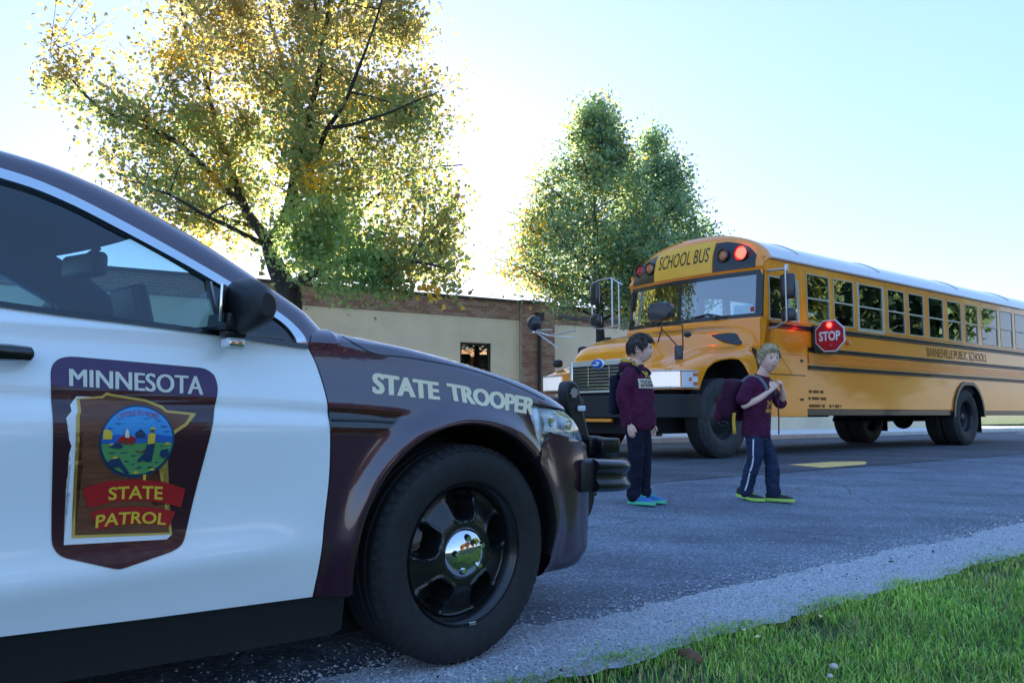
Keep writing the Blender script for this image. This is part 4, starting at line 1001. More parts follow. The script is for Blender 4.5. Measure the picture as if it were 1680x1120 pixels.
def soften(P,n=2):
    for _ in range(n):
        Q=[]
        for i in range(len(P)):
            a,b=P[i],P[(i+1)%len(P)]; L_=math.dist(a,b); k=min(.25,.008/max(L_,1e-6)); Q+=[(a[0]+(b[0]-a[0])*k,a[1]+(b[1]-a[1])*k),(b[0]+(a[0]-b[0])*k,b[1]+(a[1]-b[1])*k)]
        P=Q
    return P
B_OUT=soften(B_OUT); B_TOP=soften(B_TOP[:7],1)+B_TOP[7:] if False else B_TOP
lay(B_OUT,0,0); lay(B_TOP,11,1); lay(B_WHITE,1,1); lay(B_GOLD,2,2); lay(B_BROWN,3,3)
def sc(x,y): return (-1.021+(x-462)*.000519,.748-(y-458)*.000539)
def disc(cx,cy,rx,ry,n=36,a0=0,a1=360): return [sc(cx+rx*math.cos(R(a0+(a1-a0)*i/n)),cy-ry*math.sin(R(a0+(a1-a0)*i/n))) for i in range(n+(0 if a1-a0==360 else 1))]
lay(disc(462,458,174,168),7,4); lay(disc(462,456,163,155),5,5)
lay(disc(462,456,163,155,24,183,357),6,6)
lay([sc(x,y) for x,y in ((301,435),(370,425),(450,440),(540,425),(622,438),(622,468),(520,462),(420,470),(300,465))],10,7)
lay([sc(x,y) for x,y in ((304,405),(318,401),(335,406),(345,425),(342,446),(304,446))],8,8)       # sun on the water
lay([sc(x,y) for x,y in ((365,450),(400,425),(408,405),(418,425),(450,445),(450,462),(420,470),(385,465))],4,8)  # rider
lay([sc(x,y) for x,y in ((505,430),(520,418),(540,425),(538,470),(505,475))],8,9)     # ploughman
lay([sc(x,y) for x,y in ((505,472),(540,468),(530,505),(528,555),(505,552),(508,520),(490,545),(465,555),(462,545),(490,515))],7,9)
lay(disc(525,410,9,11,10),3,9)
lay([sc(x,y) for x,y in ((512,404),(540,403),(538,398),(530,394),(520,395))],8,10)
lay([sc(x,y) for x,y in ((400,412),(408,398),(416,412),(420,440),(400,440))],9,10)
for x0,y0,w_,h_ in ((400,452,14,20),(428,452,12,22),(372,452,8,18)): lay([sc(x,y) for x,y in ((x0,y0),(x0+w_,y0),(x0+w_-3,y0+h_),(x0+3,y0+h_))],3,10)
for x0,y0,w_,h_ in ((320,392,30,8),(352,372,40,6),(560,385,42,9),(575,410,40,7),(540,360,36,6),(480,350,40,5)): lay([sc(x,y) for x,y in ((x0,y0+h_/2),(x0+w_*.4,y0),(x0+w_,y0+h_/2),(x0+w_*.5,y0+h_))],10,8)
for x0,y0,w_,h_ in ((330,505,36,5),(380,505,44,5),(430,520,30,5),(455,575,40,6),(505,575,44,6),(540,555,30,5),(345,595,30,5),(480,500,26,4),(560,480,24,4),(400,545,30,5),(430,560,26,4)): lay([sc(x,y) for x,y in ((x0,y0+h_),(x0+w_*.4,y0),(x0+w_,y0+h_*.6),(x0+w_*.6,y0+h_*1.3))],7,7)
for x0,y0 in ((350,530),(445,600),(520,590),(585,470),(330,470),(500,490)): lay([sc(x,y) for x,y in ((x0,y0),(x0+16,y0-7),(x0+30,y0+2),(x0+12,y0+6))],8,7)
lay([sc(x,y) for x,y in ((452,500),(500,506),(498,512),(452,507))],3,10)
lay([sc(x,y) for x,y in ((340,540),(380,530),(395,555),(430,600),(420,612),(385,572),(345,575),(325,555))],7,9)
lay([sc(x,y) for x,y in ((570,500),(605,495),(610,530),(585,540),(565,525))],7,9)
lay([sc(x,y) for x,y in ((445,420),(470,400),(495,425),(490,440),(450,440))],7,9)
lay([sc(x,y) for x,y in ((330,480),(370,460),(395,480),(380,490),(350,485))],7,9)
lay(B_BAN1,4,5); lay(B_BAN2,4,5)
lay([sc(x,y) for x,y in ((497,612),(510,612),(510,640),(497,636))],8,6)
def btext(s,q,mi,k,bold,arc_=0,fake=False):
    vs,fs=text2d(s,bold); vs,fs=subtext(vs,fs,5); out=[]
    for u,v in vs:
        t,z=bil(q,u,v); z+=arc_*(1-(2*u-1)**2); out.append((t,Yc(t,z)-.0022-.0009*k-.0008,z))
    badge.add(out,fs,mi,False)
    if fake:
        for q_,dx_ in enumerate((-.0016,.0016)): badge.add([(t+dx_,y-.0003*(q_+1),z) for t,y,z in out],fs,mi,False)
btext('MINNESOTA',[(-1.176,.881),(-1.176,.923),(-.854,.914),(-.857,.865)],9,2,.0,fake=True)
btext('STATE',[(-1.081,.606),(-1.082,.637),(-.953,.632),(-.952,.598)],8,6,.02,.003)
btext('PATROL',[(-1.107,.541),(-1.106,.572),(-.939,.563),(-.942,.534)],8,6,.02,.007)
btext("L'ETOILE DU NORD",[sc(372,360),sc(365,335),sc(560,335),sc(552,360)],4,7,.0,.012)
badge.build('badge',MBd,door,ang=0,fixn=False)
# ------------------------------------------------------------------ school bus; local axes: x rearwards from the front axle, y away from the camera, z up
bus=empty('school_bus',(2.97,11.39,0),(0,0,R(39))); tag(bus,'yellow conventional school bus with its stop arm out and red lamp lit','school bus')
BW=2.62; BC=BW/2; BL=11.9
M_yel=M('bus_yellow',(.97,.29,.002),.28,coat=.8,coatr=.06); noisy(M_yel,1.1,.05)
M_roof=M('bus_roof_paint',(.66,.60,.58),.3,coat=.8,coatr=.05)
M_bk=M('bus_black',(.012,.012,.014),.35,coat=.3); M_und=M('bus_underside',(.012,.012,.012),.85)
M_winf=M('pale_window_frame',(.55,.50,.40),.4,metal=.3); M_alu=M('aluminium',(.6,.6,.6),.35,metal=.9); M_wglass=glassmat('bus_window_glass',(.30,.34,.36),1.3); M_wshield=glassmat('windscreen_glass',(.5,.78,.88),4.6)
M_red=M('red_lamp',(.5,.02,.03),.25,coat=.6); M_redlit=M('lit_red_lamp',(.8,.01,.01),.3,emit=(1,.012,.008),es=3.2); M_amb=M('amber_lamp',(.55,.18,.07),.25,coat=.6); M_int2=M('bus_interior',(.03,.034,.038),.8)
M_wht=M('reflective_white',(.78,.78,.78),.4); M_stopred=M('stop_red',(.50,.008,.02),.35); M_bseat=M('dark_bus_seat',(.02,.03,.035),.7); M_plate=M('plate_blue',(.12,.35,.62),.4); M_navy=M('navy_print',(.02,.05,.2),.4); M_bblue=M('emblem_blue',(.02,.11,.45),.3)
M_mirb=M('mirror_black',(.02,.022,.03),.3,coat=.3); M_ltx=M('black_lettering',(.015,.015,.015),.5); M_brn=M('faint_dark_print',(.10,.055,.02),.6)
M_lrb=M('bus_headlamp',(.62,.64,.68),.1,coat=1,emit=(1,.96,.88),es=.05); M_ind=M('orange_indicator',(.7,.16,.04),.3,coat=.6)
# windows of both sides: (t0,t1)
WN=[(2.08,2.74),(2.87,3.50),(3.66,4.47),(4.65,5.28),(5.42,6.02),(6.21,6.83),(7.0,7.62),(7.79,8.39),(8.57,9.38),(9.52,10.18),(10.32,10.98),(11.1,11.7)]
Z0,Z1,ZM=2.03,2.80,2.41
# lower side skins with the wheel cut-out
wc=(7.77,.555); 
arcb=[(wc[0]+.70*math.cos(R(a)),min(wc[1]+.70*math.sin(R(a)),1.2)) for a in np.linspace(4,176,26)]
low=[(.67,1.60),(.67,.95),(1.02,.572),(2.0,.572),(2.006,.69)]+[(wc[0]-.715,.69)]+arcb[::-1]+[(wc[0]+.715,.69),(BL,.69),(BL,1.99),(1.0,1.99),(.9,1.60)]
for mm in (None,BW): panel('side_panel',low,lambda t,z:0.0,M_yel,bus,d=.6,thick=.04,mirror=mm)
for y0,y1,sg in ((.0,.05,-1),(BW-.05,BW,1)):
    # black lower rail, step in the skirt
    mb=MB(); mb.box2((2.01,y0+.012,.585),(wc[0]-.72,y1-.012,.688)); mb.box2((wc[0]+.72,y0+.012,.585),(BL,y1-.012,.688)); mb.build('skirt_rail',M_bk,bus,bevel=.006)
    ys=-.001 if sg<0 else BW+.001
    def rail_(name,t0,t1,za,zb,mat,dep,ribs=0):
        mb=MB(); n=max(ribs,1); h=(zb-za)/n
        sec=[]
        for k in range(n): 
            b_=za+k*h; sec+=[(0,b_),(dep,b_+h*.22),(dep,b_+h*.78)]
        sec.append((0,zb))
        rg=[[(t,ys+sg*d_,z) for d_,z in sec] for t in (t0,t1)]; mb.rings(rg,closed=False,caps=False,smooth=False)
        return mb.build(name,mat,bus,ang=0,fixn=False)
    M_railk=M_bk
    rail_('rub_rail',1.05,BL,1.885,1.972,M_bk,.022,2)
    rail_('rub_rail',2.06,BL,1.565,1.645,M_bk,.022,2)
    rail_('ribbed_band',2.06,BL,1.39,1.545,M_yel,.014,4)
    rail_('rub_rail',2.06,BL,1.288,1.366,M_bk,.022,2)
    # window band: posts, head, sill
    mb=MB(); ya,yb=(y0,y1)
    mb.box2((1.94,ya,1.995),(WN[0][0],yb,2.92)); 
    for (a,b),(c,d) in zip(WN,WN[1:]): mb.box2((b,ya,1.995),(c,yb,2.92))
    mb.box2((WN[-1][1],ya,1.995),(BL,yb,2.92))
    for a,b in WN: mb.box2((a,ya,Z1),(b,yb,2.92)); mb.box2((a,ya,1.995),(b,yb,Z0))
    mb.build('window_band',M_yel,bus,bevel=.006)
    for i,(a,b) in enumerate(WN):
        wi=empty('window'); wi.parent=bus
        mb=MB(); e=.016; yo=(ya-.006) if sg<0 else (yb+.006); yi=yo+.03*(-sg)*(-1)*-1
        yi=yo-sg*.03
        mb.box2((a,yo,Z0),(a+e,yi,Z1)); mb.box2((b-e,yo,Z0),(b,yi,Z1)); mb.box2((a+e,yo,Z0),(b-e,yi,Z0+e)); mb.box2((a+e,yo,Z1-e),(b-e,yi,Z1)); mb.box2((a+e,yo,ZM-.012),(b-e,yi,ZM+.014))
        if i==2: 
            mb.box2((a-.05,yo,Z0-.04),(a-.004,yi,Z1+.02)); mb.box2((b+.004,yo,Z0-.04),(b+.05,yi,Z1+.02)); mb.box2((a-.004,yo,Z0-.04),(b+.004,yi,Z0-.004))
        mb.build('frame',M_winf,wi)
        for za,zb in ((Z0+e,ZM-.012),(ZM+.014,Z1-e)):
            mb=MB(); yg=yo-sg*(.012 if za>2.3 else .018); mb.add([(a+e,yg,za),(b-e,yg,za),(b-e,yg,zb),(a+e,yg,zb)],[(0,1,2,3)],0,False); mb.build('pane',M_wglass,wi,ang=0,fixn=False)
# roof
def roofsec(t):
    h=.47; pts=[]
    n=28
    for k in range(n+1):
        f=-1+2*k/n; y=BC+f*(BC+.02); z=2.93+h*(1-abs(f)**2.55)**(.62)
        pts.append((t,y,z))
    return pts
mb=MB(); mb.rings([roofsec(t) for t in np.linspace(1.12,BL,14)],closed=False,caps=False)
mb.build('roof',M_roof,bus,ang=0)
mb=MB(); 
for t in (2.0,4.56,7.7,10.25): 
    P=roofsec(t); mb.tube([Vector(p)+Vector((0,0,.004)) for p in P[1:-1]],.012,4)
mb.build('roof_seams',M_roof,bus,ang=0)
for yy,sg in ((-.02,-1),(BW+.02,1)):
    mb=MB(); mb.tube([(1.1,yy,2.935),(BL,yy,2.935)],.022,6); mb.build('drip_rail',M_roof,bus)
mb=MB(); mb.rbox((4.2,BC,3.42),(.6,.6,.08),.03); mb.rbox((8.6,BC,3.42),(.6,.6,.08),.03); mb.build('roof_hatch',M_wht,bus)
# front cap: bowed in plan
def bow(y): f=(y-BC)/BC; return -.13*(1-f*f)
cap_=[]
def capz(y): f=min(abs((y-BC)/(BC+.02)),1); return 2.93+.47*(1-f**2.55)**.62
mb=MB(); rg=[]
for k in range(41):
    y=-.02+(BW+.04)*k/40; zt=capz(y); tb=.95+bow(y)
    row=[(tb+.02,y,2.70),(tb-.03,y,2.76),(tb-.035,y,2.80)]
    for j in range(1,9):
        f=j/8; z=2.80+(zt-2.80)*f; row.append((tb-.035+.17*f**2.2*1.2+.0,y,z))
    row.append((1.14,y,zt+.002)); rg.append(row)
mb.rings(rg,closed=False,caps=False); cap=mb.build('front_cap',M_yel,bus,ang=0)
def capsurf(y,z,out=.004): 
    zt=capz(y); f=min(max((z-2.80)/max(zt-2.80,.05),0),1); return (.95+bow(y)-.035+.204*f**2.2-out,y,z)
# black lamp boards and sign
def board(name,ya,yb,zf0,zf1,mat,n=18,out=.005,parent=cap):
    mb=MB(); mb.grid(lambda u,v:capsurf(ya+(yb-ya)*u,zf0(ya+(yb-ya)*u)*(1-v)+zf1(ya+(yb-ya)*u)*v,out),n,8); o=mb.build(name,mat,parent,ang=0)
    return o
zl=lambda y:2.775
board('lamp_board',.10,.80,zl,lambda y:min(3.245,capz(y)-.10-.35*max(.25-y,0)),M_bk)
board('lamp_board',2.0,2.53,zl,lambda y:min(3.245,capz(y)-.10-.3*max(y-2.35,0)),M_bk)
sg_=board('destination_sign',.81,1.99,zl,lambda y:3.29,M('sign_yellow',(.95,.50,.05),.4),out=.012)
mb=MB(); 
text_on(mb,'SCHOOL BUS',lambda u,v:capsurf(1.90-1.02*u,2.955+.235*v,.0165),0,bold=.0,space=1.02,n=8); mb.build('lettering',M_ltx,cap,ang=0)
def rlamp(name,y,z,r,mat):
    p=capsurf(y,z,0); mb=MB(); mb.lathe([(r+.03,.0),(r+.028,.045),(r+.012,.05),(r,.03)],p,(-1,0,.05),28,0); mb.build('lamp_housing',M_bk,cap)
    mb=MB(); mb.lathe([(0,.045),(r*.4,.043),(r*.75,.036),(r,.022)],p,(-1,0,.05),28,0); o=mb.build(name,mat,cap,ang=0); return o
rlamp('warning_lamp',.335,3.015,.098,M_redlit)['label']='lit red warning lamp'
rlamp('warning_lamp',.625,3.015,.078,M_amb); rlamp('warning_lamp',2.11,3.02,.080,M_amb); rlamp('warning_lamp',2.37,3.02,.090,M_red)
# windscreen: dark gasket, centre bar, bowed glass
def ws(y,z,o=0): return (.95+bow(y)+ (2.72-z)*-.10 - o,y,z)
mb=MB(); mb.grid(lambda u,v:ws(.03+(BW-.06)*u,2.09+(2.67-2.09)*v,.0),24,6); mb.build('windscreen',M_wshield,bus,ang=0)
def barws(ya,yb,za,zb,th=.03):
    n=24 if yb-ya>.3 else 2; mb=MB(); rg=[]
    for k in range(n+1):
        y=ya+(yb-ya)*k/n; a=ws(y,za,.012); b=ws(y,zb,.012); rg.append([a,b,(b[0]+th,b[1],b[2]),(a[0]+th,a[1],a[2])])
    mb.rings(rg,closed=True,caps=True,smooth=False); return mb.build('windscreen_gasket',M_bk,bus)
barws(0,BW,2.03,2.088); barws(0,BW,2.672,2.765); barws(-.005,.10,2.088,2.672); barws(BW-.06,BW,2.088,2.672); barws(1.42,1.465,2.088,2.672)
# cowl under the windscreen
mb=MB(); rg=[]
for k in range(21):
    y=BW*k/20; t0=.95+bow(y)-.07; rg.append([(t0,y,2.035),(t0-.03,y,2.02),(t0-.06,y,1.97),(t0-.07,y,1.5),(1.1,y,1.5),(1.1,y,2.035)])
mb.rings(rg); mb.build('cowl',M_yel,bus,ang=40)
for y0_,y1_,dz_ in ((.55,1.15,.03),(1.7,2.2,.0)):
    mb=MB(); mb.tube([(ws(y0_,2.06,.05)),(ws((y0_+y1_)/2,2.13,.04)),(ws(y1_,2.10,.03))],.012,6); mb.tube([ws((y0_+y1_)/2,2.12,.045),ws(y0_+.15,2.04,.06)],.014,6); mb.build('wiper',M_blk,bus)
# driver's window and door pillars, both sides
for y0,sg in ((0,-1),(BW,1)):
    ya,yb=(0,.05) if sg<0 else (BW-.05,BW)
    mb=MB(); mb.box2((.93,ya,1.992),(1.06,yb,2.95)); mb.box2((1.06,ya,2.66),(1.94,yb,2.95)); mb.box2((1.86,ya,1.992),(1.939,yb,2.66)); mb.build('cab_pillar',M_yel,bus,bevel=.008)
    wi=empty('driver_window' if sg<0 else 'door_window'); wi.parent=bus
    yo=ya-.006 if sg<0 else yb+.006; yi=yo-sg*.03; e=.022
    mb=MB(); mb.box2((1.06,yo,2.0),(1.06+e,yi,2.66)); mb.box2((1.86-e,yo,2.0),(1.86,yi,2.66)); mb.box2((1.082,yo,2.0),(1.838,yi,2.022)); mb.box2((1.082,yo,2.638),(1.838,yi,2.66)); mb.box2((1.60,yo,2.022),(1.62,yi,2.638)); mb.build('frame',M_alu,wi)
    for a,b in ((1.082,1.60),(1.62,1.838)):
        mb=MB(); yg=yo-sg*.015; mb.add([(a,yg,2.022),(b,yg,2.022),(b,yg,2.638),(a,yg,2.638)],[(0,1,2,3)],0,False); mb.build('pane',glassmat('cab_glass',(.8,.85,.88),1.4) if a<1.2 and sg<0 else M_wshield,wi,ang=0,fixn=False)
# cab side: access panel, seams, latches
def sbox(name,t0,z0,t1,z1,mat,dep=.012,bev=.004,parent=bus,y=0): 
    mb=MB(); mb.box2((t0,y-dep,z0),(t1,y-.001,z1)); return mb.build(name,mat,parent,bevel=bev)
M_ylt=M_yel
sbox('cab_panel',1.16,1.50,1.90,1.86,M_yel,.010)
mb=MB(); mb.prism([(1.30,1.495),(1.62,1.20),(1.94,1.495)],lambda u,v,d:(u,d,v),-.001,-.006); mb.build('gusset_panel',M_yel,bus,bevel=.002)
sbox('trim_strip',1.02,1.19,1.98,1.203,M_bk,.006,.001)
for t,z in ((1.88,1.42),(1.22,1.60),(1.86,.83)): sbox('latch',t-.035,z-.018,t+.035,z+.018,M_bk,.016,.003)
sbox('grab_slot',.72,1.12,.80,1.52,M_bk,.010,.01) if False else None
mb=MB(); mb.prism([(.60,1.56),(.68,1.54),(.80,1.20),(.74,1.16)],lambda u,v,d:(u,d,v),-.03,.0); mb.build('fender_gap_seal',M_bk,bus,bevel=.004)
mb=MB()
for z in (1.905,): 
    pass
# hood and fenders, one tilting moulding
def zarch(t):
    P=[(-1.2,.93),(-.66,.93),(-.62,1.03),(-.50,1.21),(-.35,1.30),(-.18,1.345),(.02,1.37),(.22,1.37),(.34,1.30),(.45,1.18),(.56,1.0),(.68,.80),(.8,.8)]
    return float(np.interp(t,[p[0] for p in P],[p[1] for p in P]))
SEC={-1.14:[(BC,1.40),(.92,1.39),(.80,1.36),(.72,1.28),(.64,1.215),(.45,1.20),(.25,1.185),(.13,1.16),(.10,1.10)],
     -1.10:[(BC,1.47),(.88,1.455),(.73,1.41),(.66,1.31),(.60,1.24),(.42,1.225),(.2,1.21),(.06,1.17),(.03,1.10)],
     -.98:[(BC,1.60),(.88,1.585),(.70,1.52),(.62,1.40),(.54,1.30),(.38,1.265),(.16,1.25),(.01,1.20),(-.025,1.12)],
     -.70:[(BC,1.715),(.86,1.695),(.66,1.63),(.56,1.50),(.46,1.40),(.33,1.35),(.14,1.335),(-.01,1.28),(-.045,1.15)],
     -.30:[(BC,1.79),(.84,1.77),(.60,1.71),(.47,1.60),(.37,1.51),(.25,1.48),(.10,1.465),(-.02,1.42),(-.05,1.36)],
     .10:[(BC,1.86),(.80,1.84),(.50,1.79),(.36,1.70),(.27,1.60),(.17,1.54),(.06,1.52),(-.02,1.47),(-.05,1.41)],
     .45:[(BC,1.92),(.76,1.905),(.42,1.86),(.26,1.78),(.18,1.68),(.11,1.60),(.03,1.55),(-.02,1.49),(-.04,1.40)],
     .72:[(BC,1.97),(.72,1.955),(.36,1.91),(.18,1.84),(.10,1.76),(.05,1.66),(.01,1.55),(-.01,1.45),(-.02,1.38)],
     .88:[(BC,1.99),(.70,1.975),(.32,1.93),(.13,1.86),(.06,1.77),(.03,1.66),(.0,1.55),(-.0,1.45),(-.0,1.38)]}
ks=sorted(SEC); keys=[np.array(SEC[k]) for k in ks]
def sec_at(t):
    A=np.array([[float(np.interp(t,ks,[K[i][c] for K in keys])) for c in (0,1)] for i in range(9)])
    s=cr([tuple(p) for p in A],4); zb=zarch(t); y=s[-1][0]; z=s[-1][1]; s+= [(y-.004,z-(z-zb)*f) for f in (.33,.66,1)]
    return s
def hood_ring(t):
    s=sec_at(t); return [(t,y,z) for y,z in s[::-1]]+[(t,BW-y,z) for y,z in s[1:]]
tsr=[-1.14,-1.13,-1.115,-1.10,-1.07,-1.03,-.98]+list(np.linspace(-.9,.86,44))
mb=MB(); mb.rings([hood_ring(t) for t in tsr],closed=False,caps=False)
r0=hood_ring(-1.14); 
mb.add(r0,[tuple(range(len(r0)))],0,False)
hood_=mb.build('bonnet',M_yel,bus,ang=50,fixn=True)
# inner arch, dark
mb=MB(); 
for sg in (1,-1):
    rg=[]
    for t in np.linspace(-.70,.72,30):
        z=zarch(t)-.01; ys=[-.03,.02,.55]; rg.append([(t,y if sg==1 else BW-y,z+(.0 if k<2 else .12)) for k,y in enumerate(ys)])
    mb.rings(rg,closed=False,caps=False)
mb.box2((-.75,.55,.45),(.9,.62,1.35)); mb.box2((-.75,BW-.62,.45),(.9,BW-.55,1.35)); mb.box2((.66,.02,.6),(.72,BW-.02,1.5)); mb.build('wheel_house',M_und,bus,ang=0)
# grille
gr=empty('grille'); gr.parent=bus
gx=-1.16; ga,gb=.72,1.90
mb=MB(); 
def trap(x0,x1,ya,yb,za,zb): mb.box2((x0,ya,za),(x1,yb,zb))
trap(gx-.03,gx+.02,ga,ga+.055,.90,1.37); trap(gx-.03,gx+.02,gb-.055,gb,.90,1.37); trap(gx-.03,gx+.02,ga+.055,gb-.055,.90,.945); trap(gx-.032,gx+.02,ga+.055,gb-.055,1.285,1.37)
mb.build('grille_frame',M_chr,gr,bevel=.012,bseg=3)
mb=MB(); mb.box2((gx+.0,ga+.05,.94),(gx+.025,gb-.05,1.29)); mb.build('grille_back',M_bk,gr)
for k in range(7):
    z=.968+k*.046; mb=MB(); mb.box((gx-.008,BC,z),(.03,gb-ga-.11,.012),rot=Matrix.Rotation(R(25),3,'Y')); mb.build('grille_bar',M_chr,gr,bevel=.002)
for yy in (1.10,1.52): 
    mb=MB(); mb.box2((gx-.022,yy-.006,1.0),(gx-.006,yy+.006,1.285)); mb.build('grille_post',M_chr,gr)
mb=MB(); 
mb.lathe([(0,.03),(.6,.028),(.92,.02),(1,.0)],(0,0,0),(-1,0,0),40)
mb.v=[(gx-.03+p[0]*1.0,BC+p[1]*.125,1.315+p[2]*.075) for p in mb.v]; mb.build('emblem_rim',M_wht,gr,ang=0)
mb=MB(); mb.lathe([(0,.034),(.6,.032),(.86,.026),(.88,.02)],(0,0,0),(-1,0,0),40)
mb.v=[(gx-.030+p[0]*1.05,BC+p[1]*.125,1.315+p[2]*.075) for p in mb.v]; mb.build('emblem',M_bblue,gr,ang=0)
bird=[(-.085,-.012),(-.04,-.03),(.02,-.026),(.05,-.008),(.062,.018),(.045,.028),(.03,.022),(.0,.034),(-.02,.030),(.012,.012),(.022,.0),(-.01,-.006),(-.05,-.006)]
mb=MB(); mb.prism(bird,lambda u,v,d:(gx-.069+d,BC-u,1.315+v),-.001,.006); mb.build('bird_logo',M_wht,gr)
# bumper, plate, yellow valance strip
def path_band(name,path,za,zb,mat,th=.04,parent=bus,bev=.01,zf=None,taper=0):
    mb=MB(); rg=[]; P=[Vector((x,y,0)) for x,y in path]
    for i,p in enumerate(P):
        T=(P[min(i+1,len(P)-1)]-P[max(i-1,0)]).normalized(); Nn=Vector((-T.y,T.x,0))*th
        rg.append([(p.x,p.y,za),(p.x,p.y,zb),(p.x-Nn.x,p.y-Nn.y,zb),(p.x-Nn.x,p.y-Nn.y,za)])
    mb.rings(rg,smooth=True); return mb.build(name,mat,parent,bevel=bev,ang=40)
half=[(-.70,-.05),(-.95,-.045),(-1.12,.0),(-1.22,.10),(-1.26,.30),(-1.28,.7),(-1.285,BC)]
hp=cr(half,5); full=[(x,BW-y) for x,y in hp][:-1]+hp[::-1]
path_band('bumper',full,.56,.862,M('bumper_black',(.010,.010,.012),.55),th=.05)
path_band('bumper_strip',[(x-.006,y) for x,y in full if .9<y<1.9],.50,.545,M_yel,th=.05,bev=.004)
mb=MB(); mb.box2((-1.31,1.14,.60),(-1.294,1.46,.80)); pl=mb.build('licence_plate',M_plate,bus,bevel=.004)
mb=MB(); mb.box2((-1.3115,1.15,.762),(-1.3102,1.45,.79)); mb.build('plate_band',M_navy,pl)
mb=MB(); text_on(mb,'934012',lambda u,v:(-1.3118,1.43-.26*u,.645+.09*v),0,bold=.01); mb.build('plate_lettering',M_navy,pl,ang=0)
# head lamps wrap round the corners
for sgn in (1,-1):
    my=lambda y:y if sgn==1 else BW-y
    pth=cr([(-1.175,.50),(-1.17,.32),(-1.15,.14),(-1.09,.035),(-.98,-.035),(-.86,-.058),(-.72,-.064)],6)
    def seg(i0,i1,name,mat,za=.965,zb=1.165,off=.0):
        mb=MB(); rg=[]; 
        for i in range(i0,i1+1):
            x,y=pth[i]; T=Vector((pth[min(i+1,len(pth)-1)][0]-pth[max(i-1,0)][0],pth[min(i+1,len(pth)-1)][1]-pth[max(i-1,0)][1],0)).normalized(); Nn=Vector((T.y,-T.x,0))
            if Nn.x>0 and i<8: Nn=-Nn
            o_=off
            rg.append([(x-abs(o_)*(1 if i<20 else .2),my(y-(o_ if i>12 else 0)),z_) for z_ in (za,zb)]+[(x+.10,my(y+.10 if i>14 else y),z_) for z_ in (zb,za)])
        mb.rings(rg); return mb.build(name,mat,bus,bevel=.006)
    seg(0,22,'headlamp',M_lrb,off=.012); hl=seg(23,36,'side_lamp',M_wht,off=.012)
    seg(0,36,'headlamp_frame',M_alu,.945,.966,off=.018); seg(0,36,'headlamp_frame',M_alu,1.164,1.184,off=.018)
    mb=MB(); yy=my(-.074); d_=.006
    mb.rbox((-.775,my(-.080),1.13),(.09,.014,.04),.005); mb.rbox((-.87,my(-.074),1.065),(.05,.014,.045),.005); mb.rbox((-.775,my(-.080),1.01),(.09,.014,.045),.005); mb.build('indicator_lamp',M_ind,bus)
# fender vent, hood latch details, bonnet side
mb=MB(); mb.prism(cr([(.16,1.735),(.32,1.765),(.50,1.775),(.515,1.70),(.50,1.62),(.38,1.60),(.25,1.645)],3,closed=True),lambda u,v,d:(u,d,v),.12,.20); 
ve=mb.build('bonnet_vent',M_bk,bus,bevel=.006)
# place the vent on the shoulder skin
def hood_y(t,z):
    s=sec_at(t); best=min(s,key=lambda p:abs(p[1]-z)); return best[0]
ve.data.vertices.foreach_get
for v in ve.data.vertices: v.co.y=hood_y(v.co.x,v.co.z)+(-.022 if v.co.y<.16 else .03)
mb=MB(); mb.rbox((-.12,BW+.02,1.62),(.30,.16,.16),.05); mb.build('fender_lamp_housing',M_blk,bus)
mb=MB(); mb.rbox((-.75,BW+.02,1.40),(.14,.12,.12),.04); mb.rbox((-.35,BC+.62,1.74),(.10,.08,.10),.02); mb.build('bonnet_catch',M_blk,bus)
# wheels
def bus_wheel(name,t,y,sgn,loc_parent=bus,steer=0,front=True):
    w_=empty(name); w_.parent=bus; w_.location=(t,y,.555); w_.rotation_euler=(0,0,steer if sgn<0 else PI+steer)
    wd=.28; prof=[(.30,-.04),(.31,-.012),(.34,.004),(.40,.018),(.47,.016),(.515,.0),(.538,-.022)]
    tread=[(.552-(.016 if i%5==3 else 0),h) for i,h in enumerate(np.linspace(-.032,-wd+.032,22))]
    mb=MB(); mb.lathe(prof+tread+[(r,-wd-h) for r,h in prof[::-1]],(0,0,0),(0,-1,0),64); mb.build('tyre',M_rub2,w_,ang=40)
    mb=MB(); mb.lathe([(.302,-.035),(.312,-.02),(.300,-.028),(.292,-.05),(.285,-.11)]+([(.24,-.115),(.20,-.10),(.15,-.06),(.11,-.045)] if front else [(.24,-.15),(.2,-.155),(.13,-.14)]),(0,0,0),(0,-1,0),56)
    nh=10
    mb.build('rim',M_rim2,w_,ang=40)
    mb=MB(); base=-.055 if front else -.14
    mb.lathe([(.0,base+.075),(.05,base+.073),(.072,base+.055),(.08,base+.0),(.085,base-.02),(.13,base-.02)],(0,0,0),(0,-1,0),28)
    for k in range(nh):
        a=2*PI*k/nh; c=(.112*math.cos(a),-base-.0,.112*math.sin(a)); mb.cyl((c[0],c[1]+.02,c[2]),(c[0],c[1]-.03,c[2]),.014,n=6)
    mb.build('hub',M_hub2,w_,ang=40)
    mb=MB()
    for k in range(nh):
        a=2*PI*(k+.5)/nh; mb.lathe([(0,0),(.030,0)],(.235*math.cos(a),(.112 if front else .148),.235*math.sin(a)),(0,-1,0),12)
    mb.build('hand_holes',M_und,w_)
    return w_
M_rub2=noisy(M('bus_tyre_rubber',(.030,.031,.033),.7),12,.35,bump=.15,bscale=90,bdist=.003); M_rim2=M('bus_rim',(.018,.018,.02),.4); M_hub2=M('worn_hub',(.10,.10,.11),.45,metal=.5)
bus_wheel('wheel',-.02,.03,-1); bus_wheel('wheel',-.02,BW-.03,1)
for y,s in ((.04,-1),(.04+.31,-1),(BW-.04,1),(BW-.35,1)): bus_wheel('wheel',7.77,y,s,front=False)
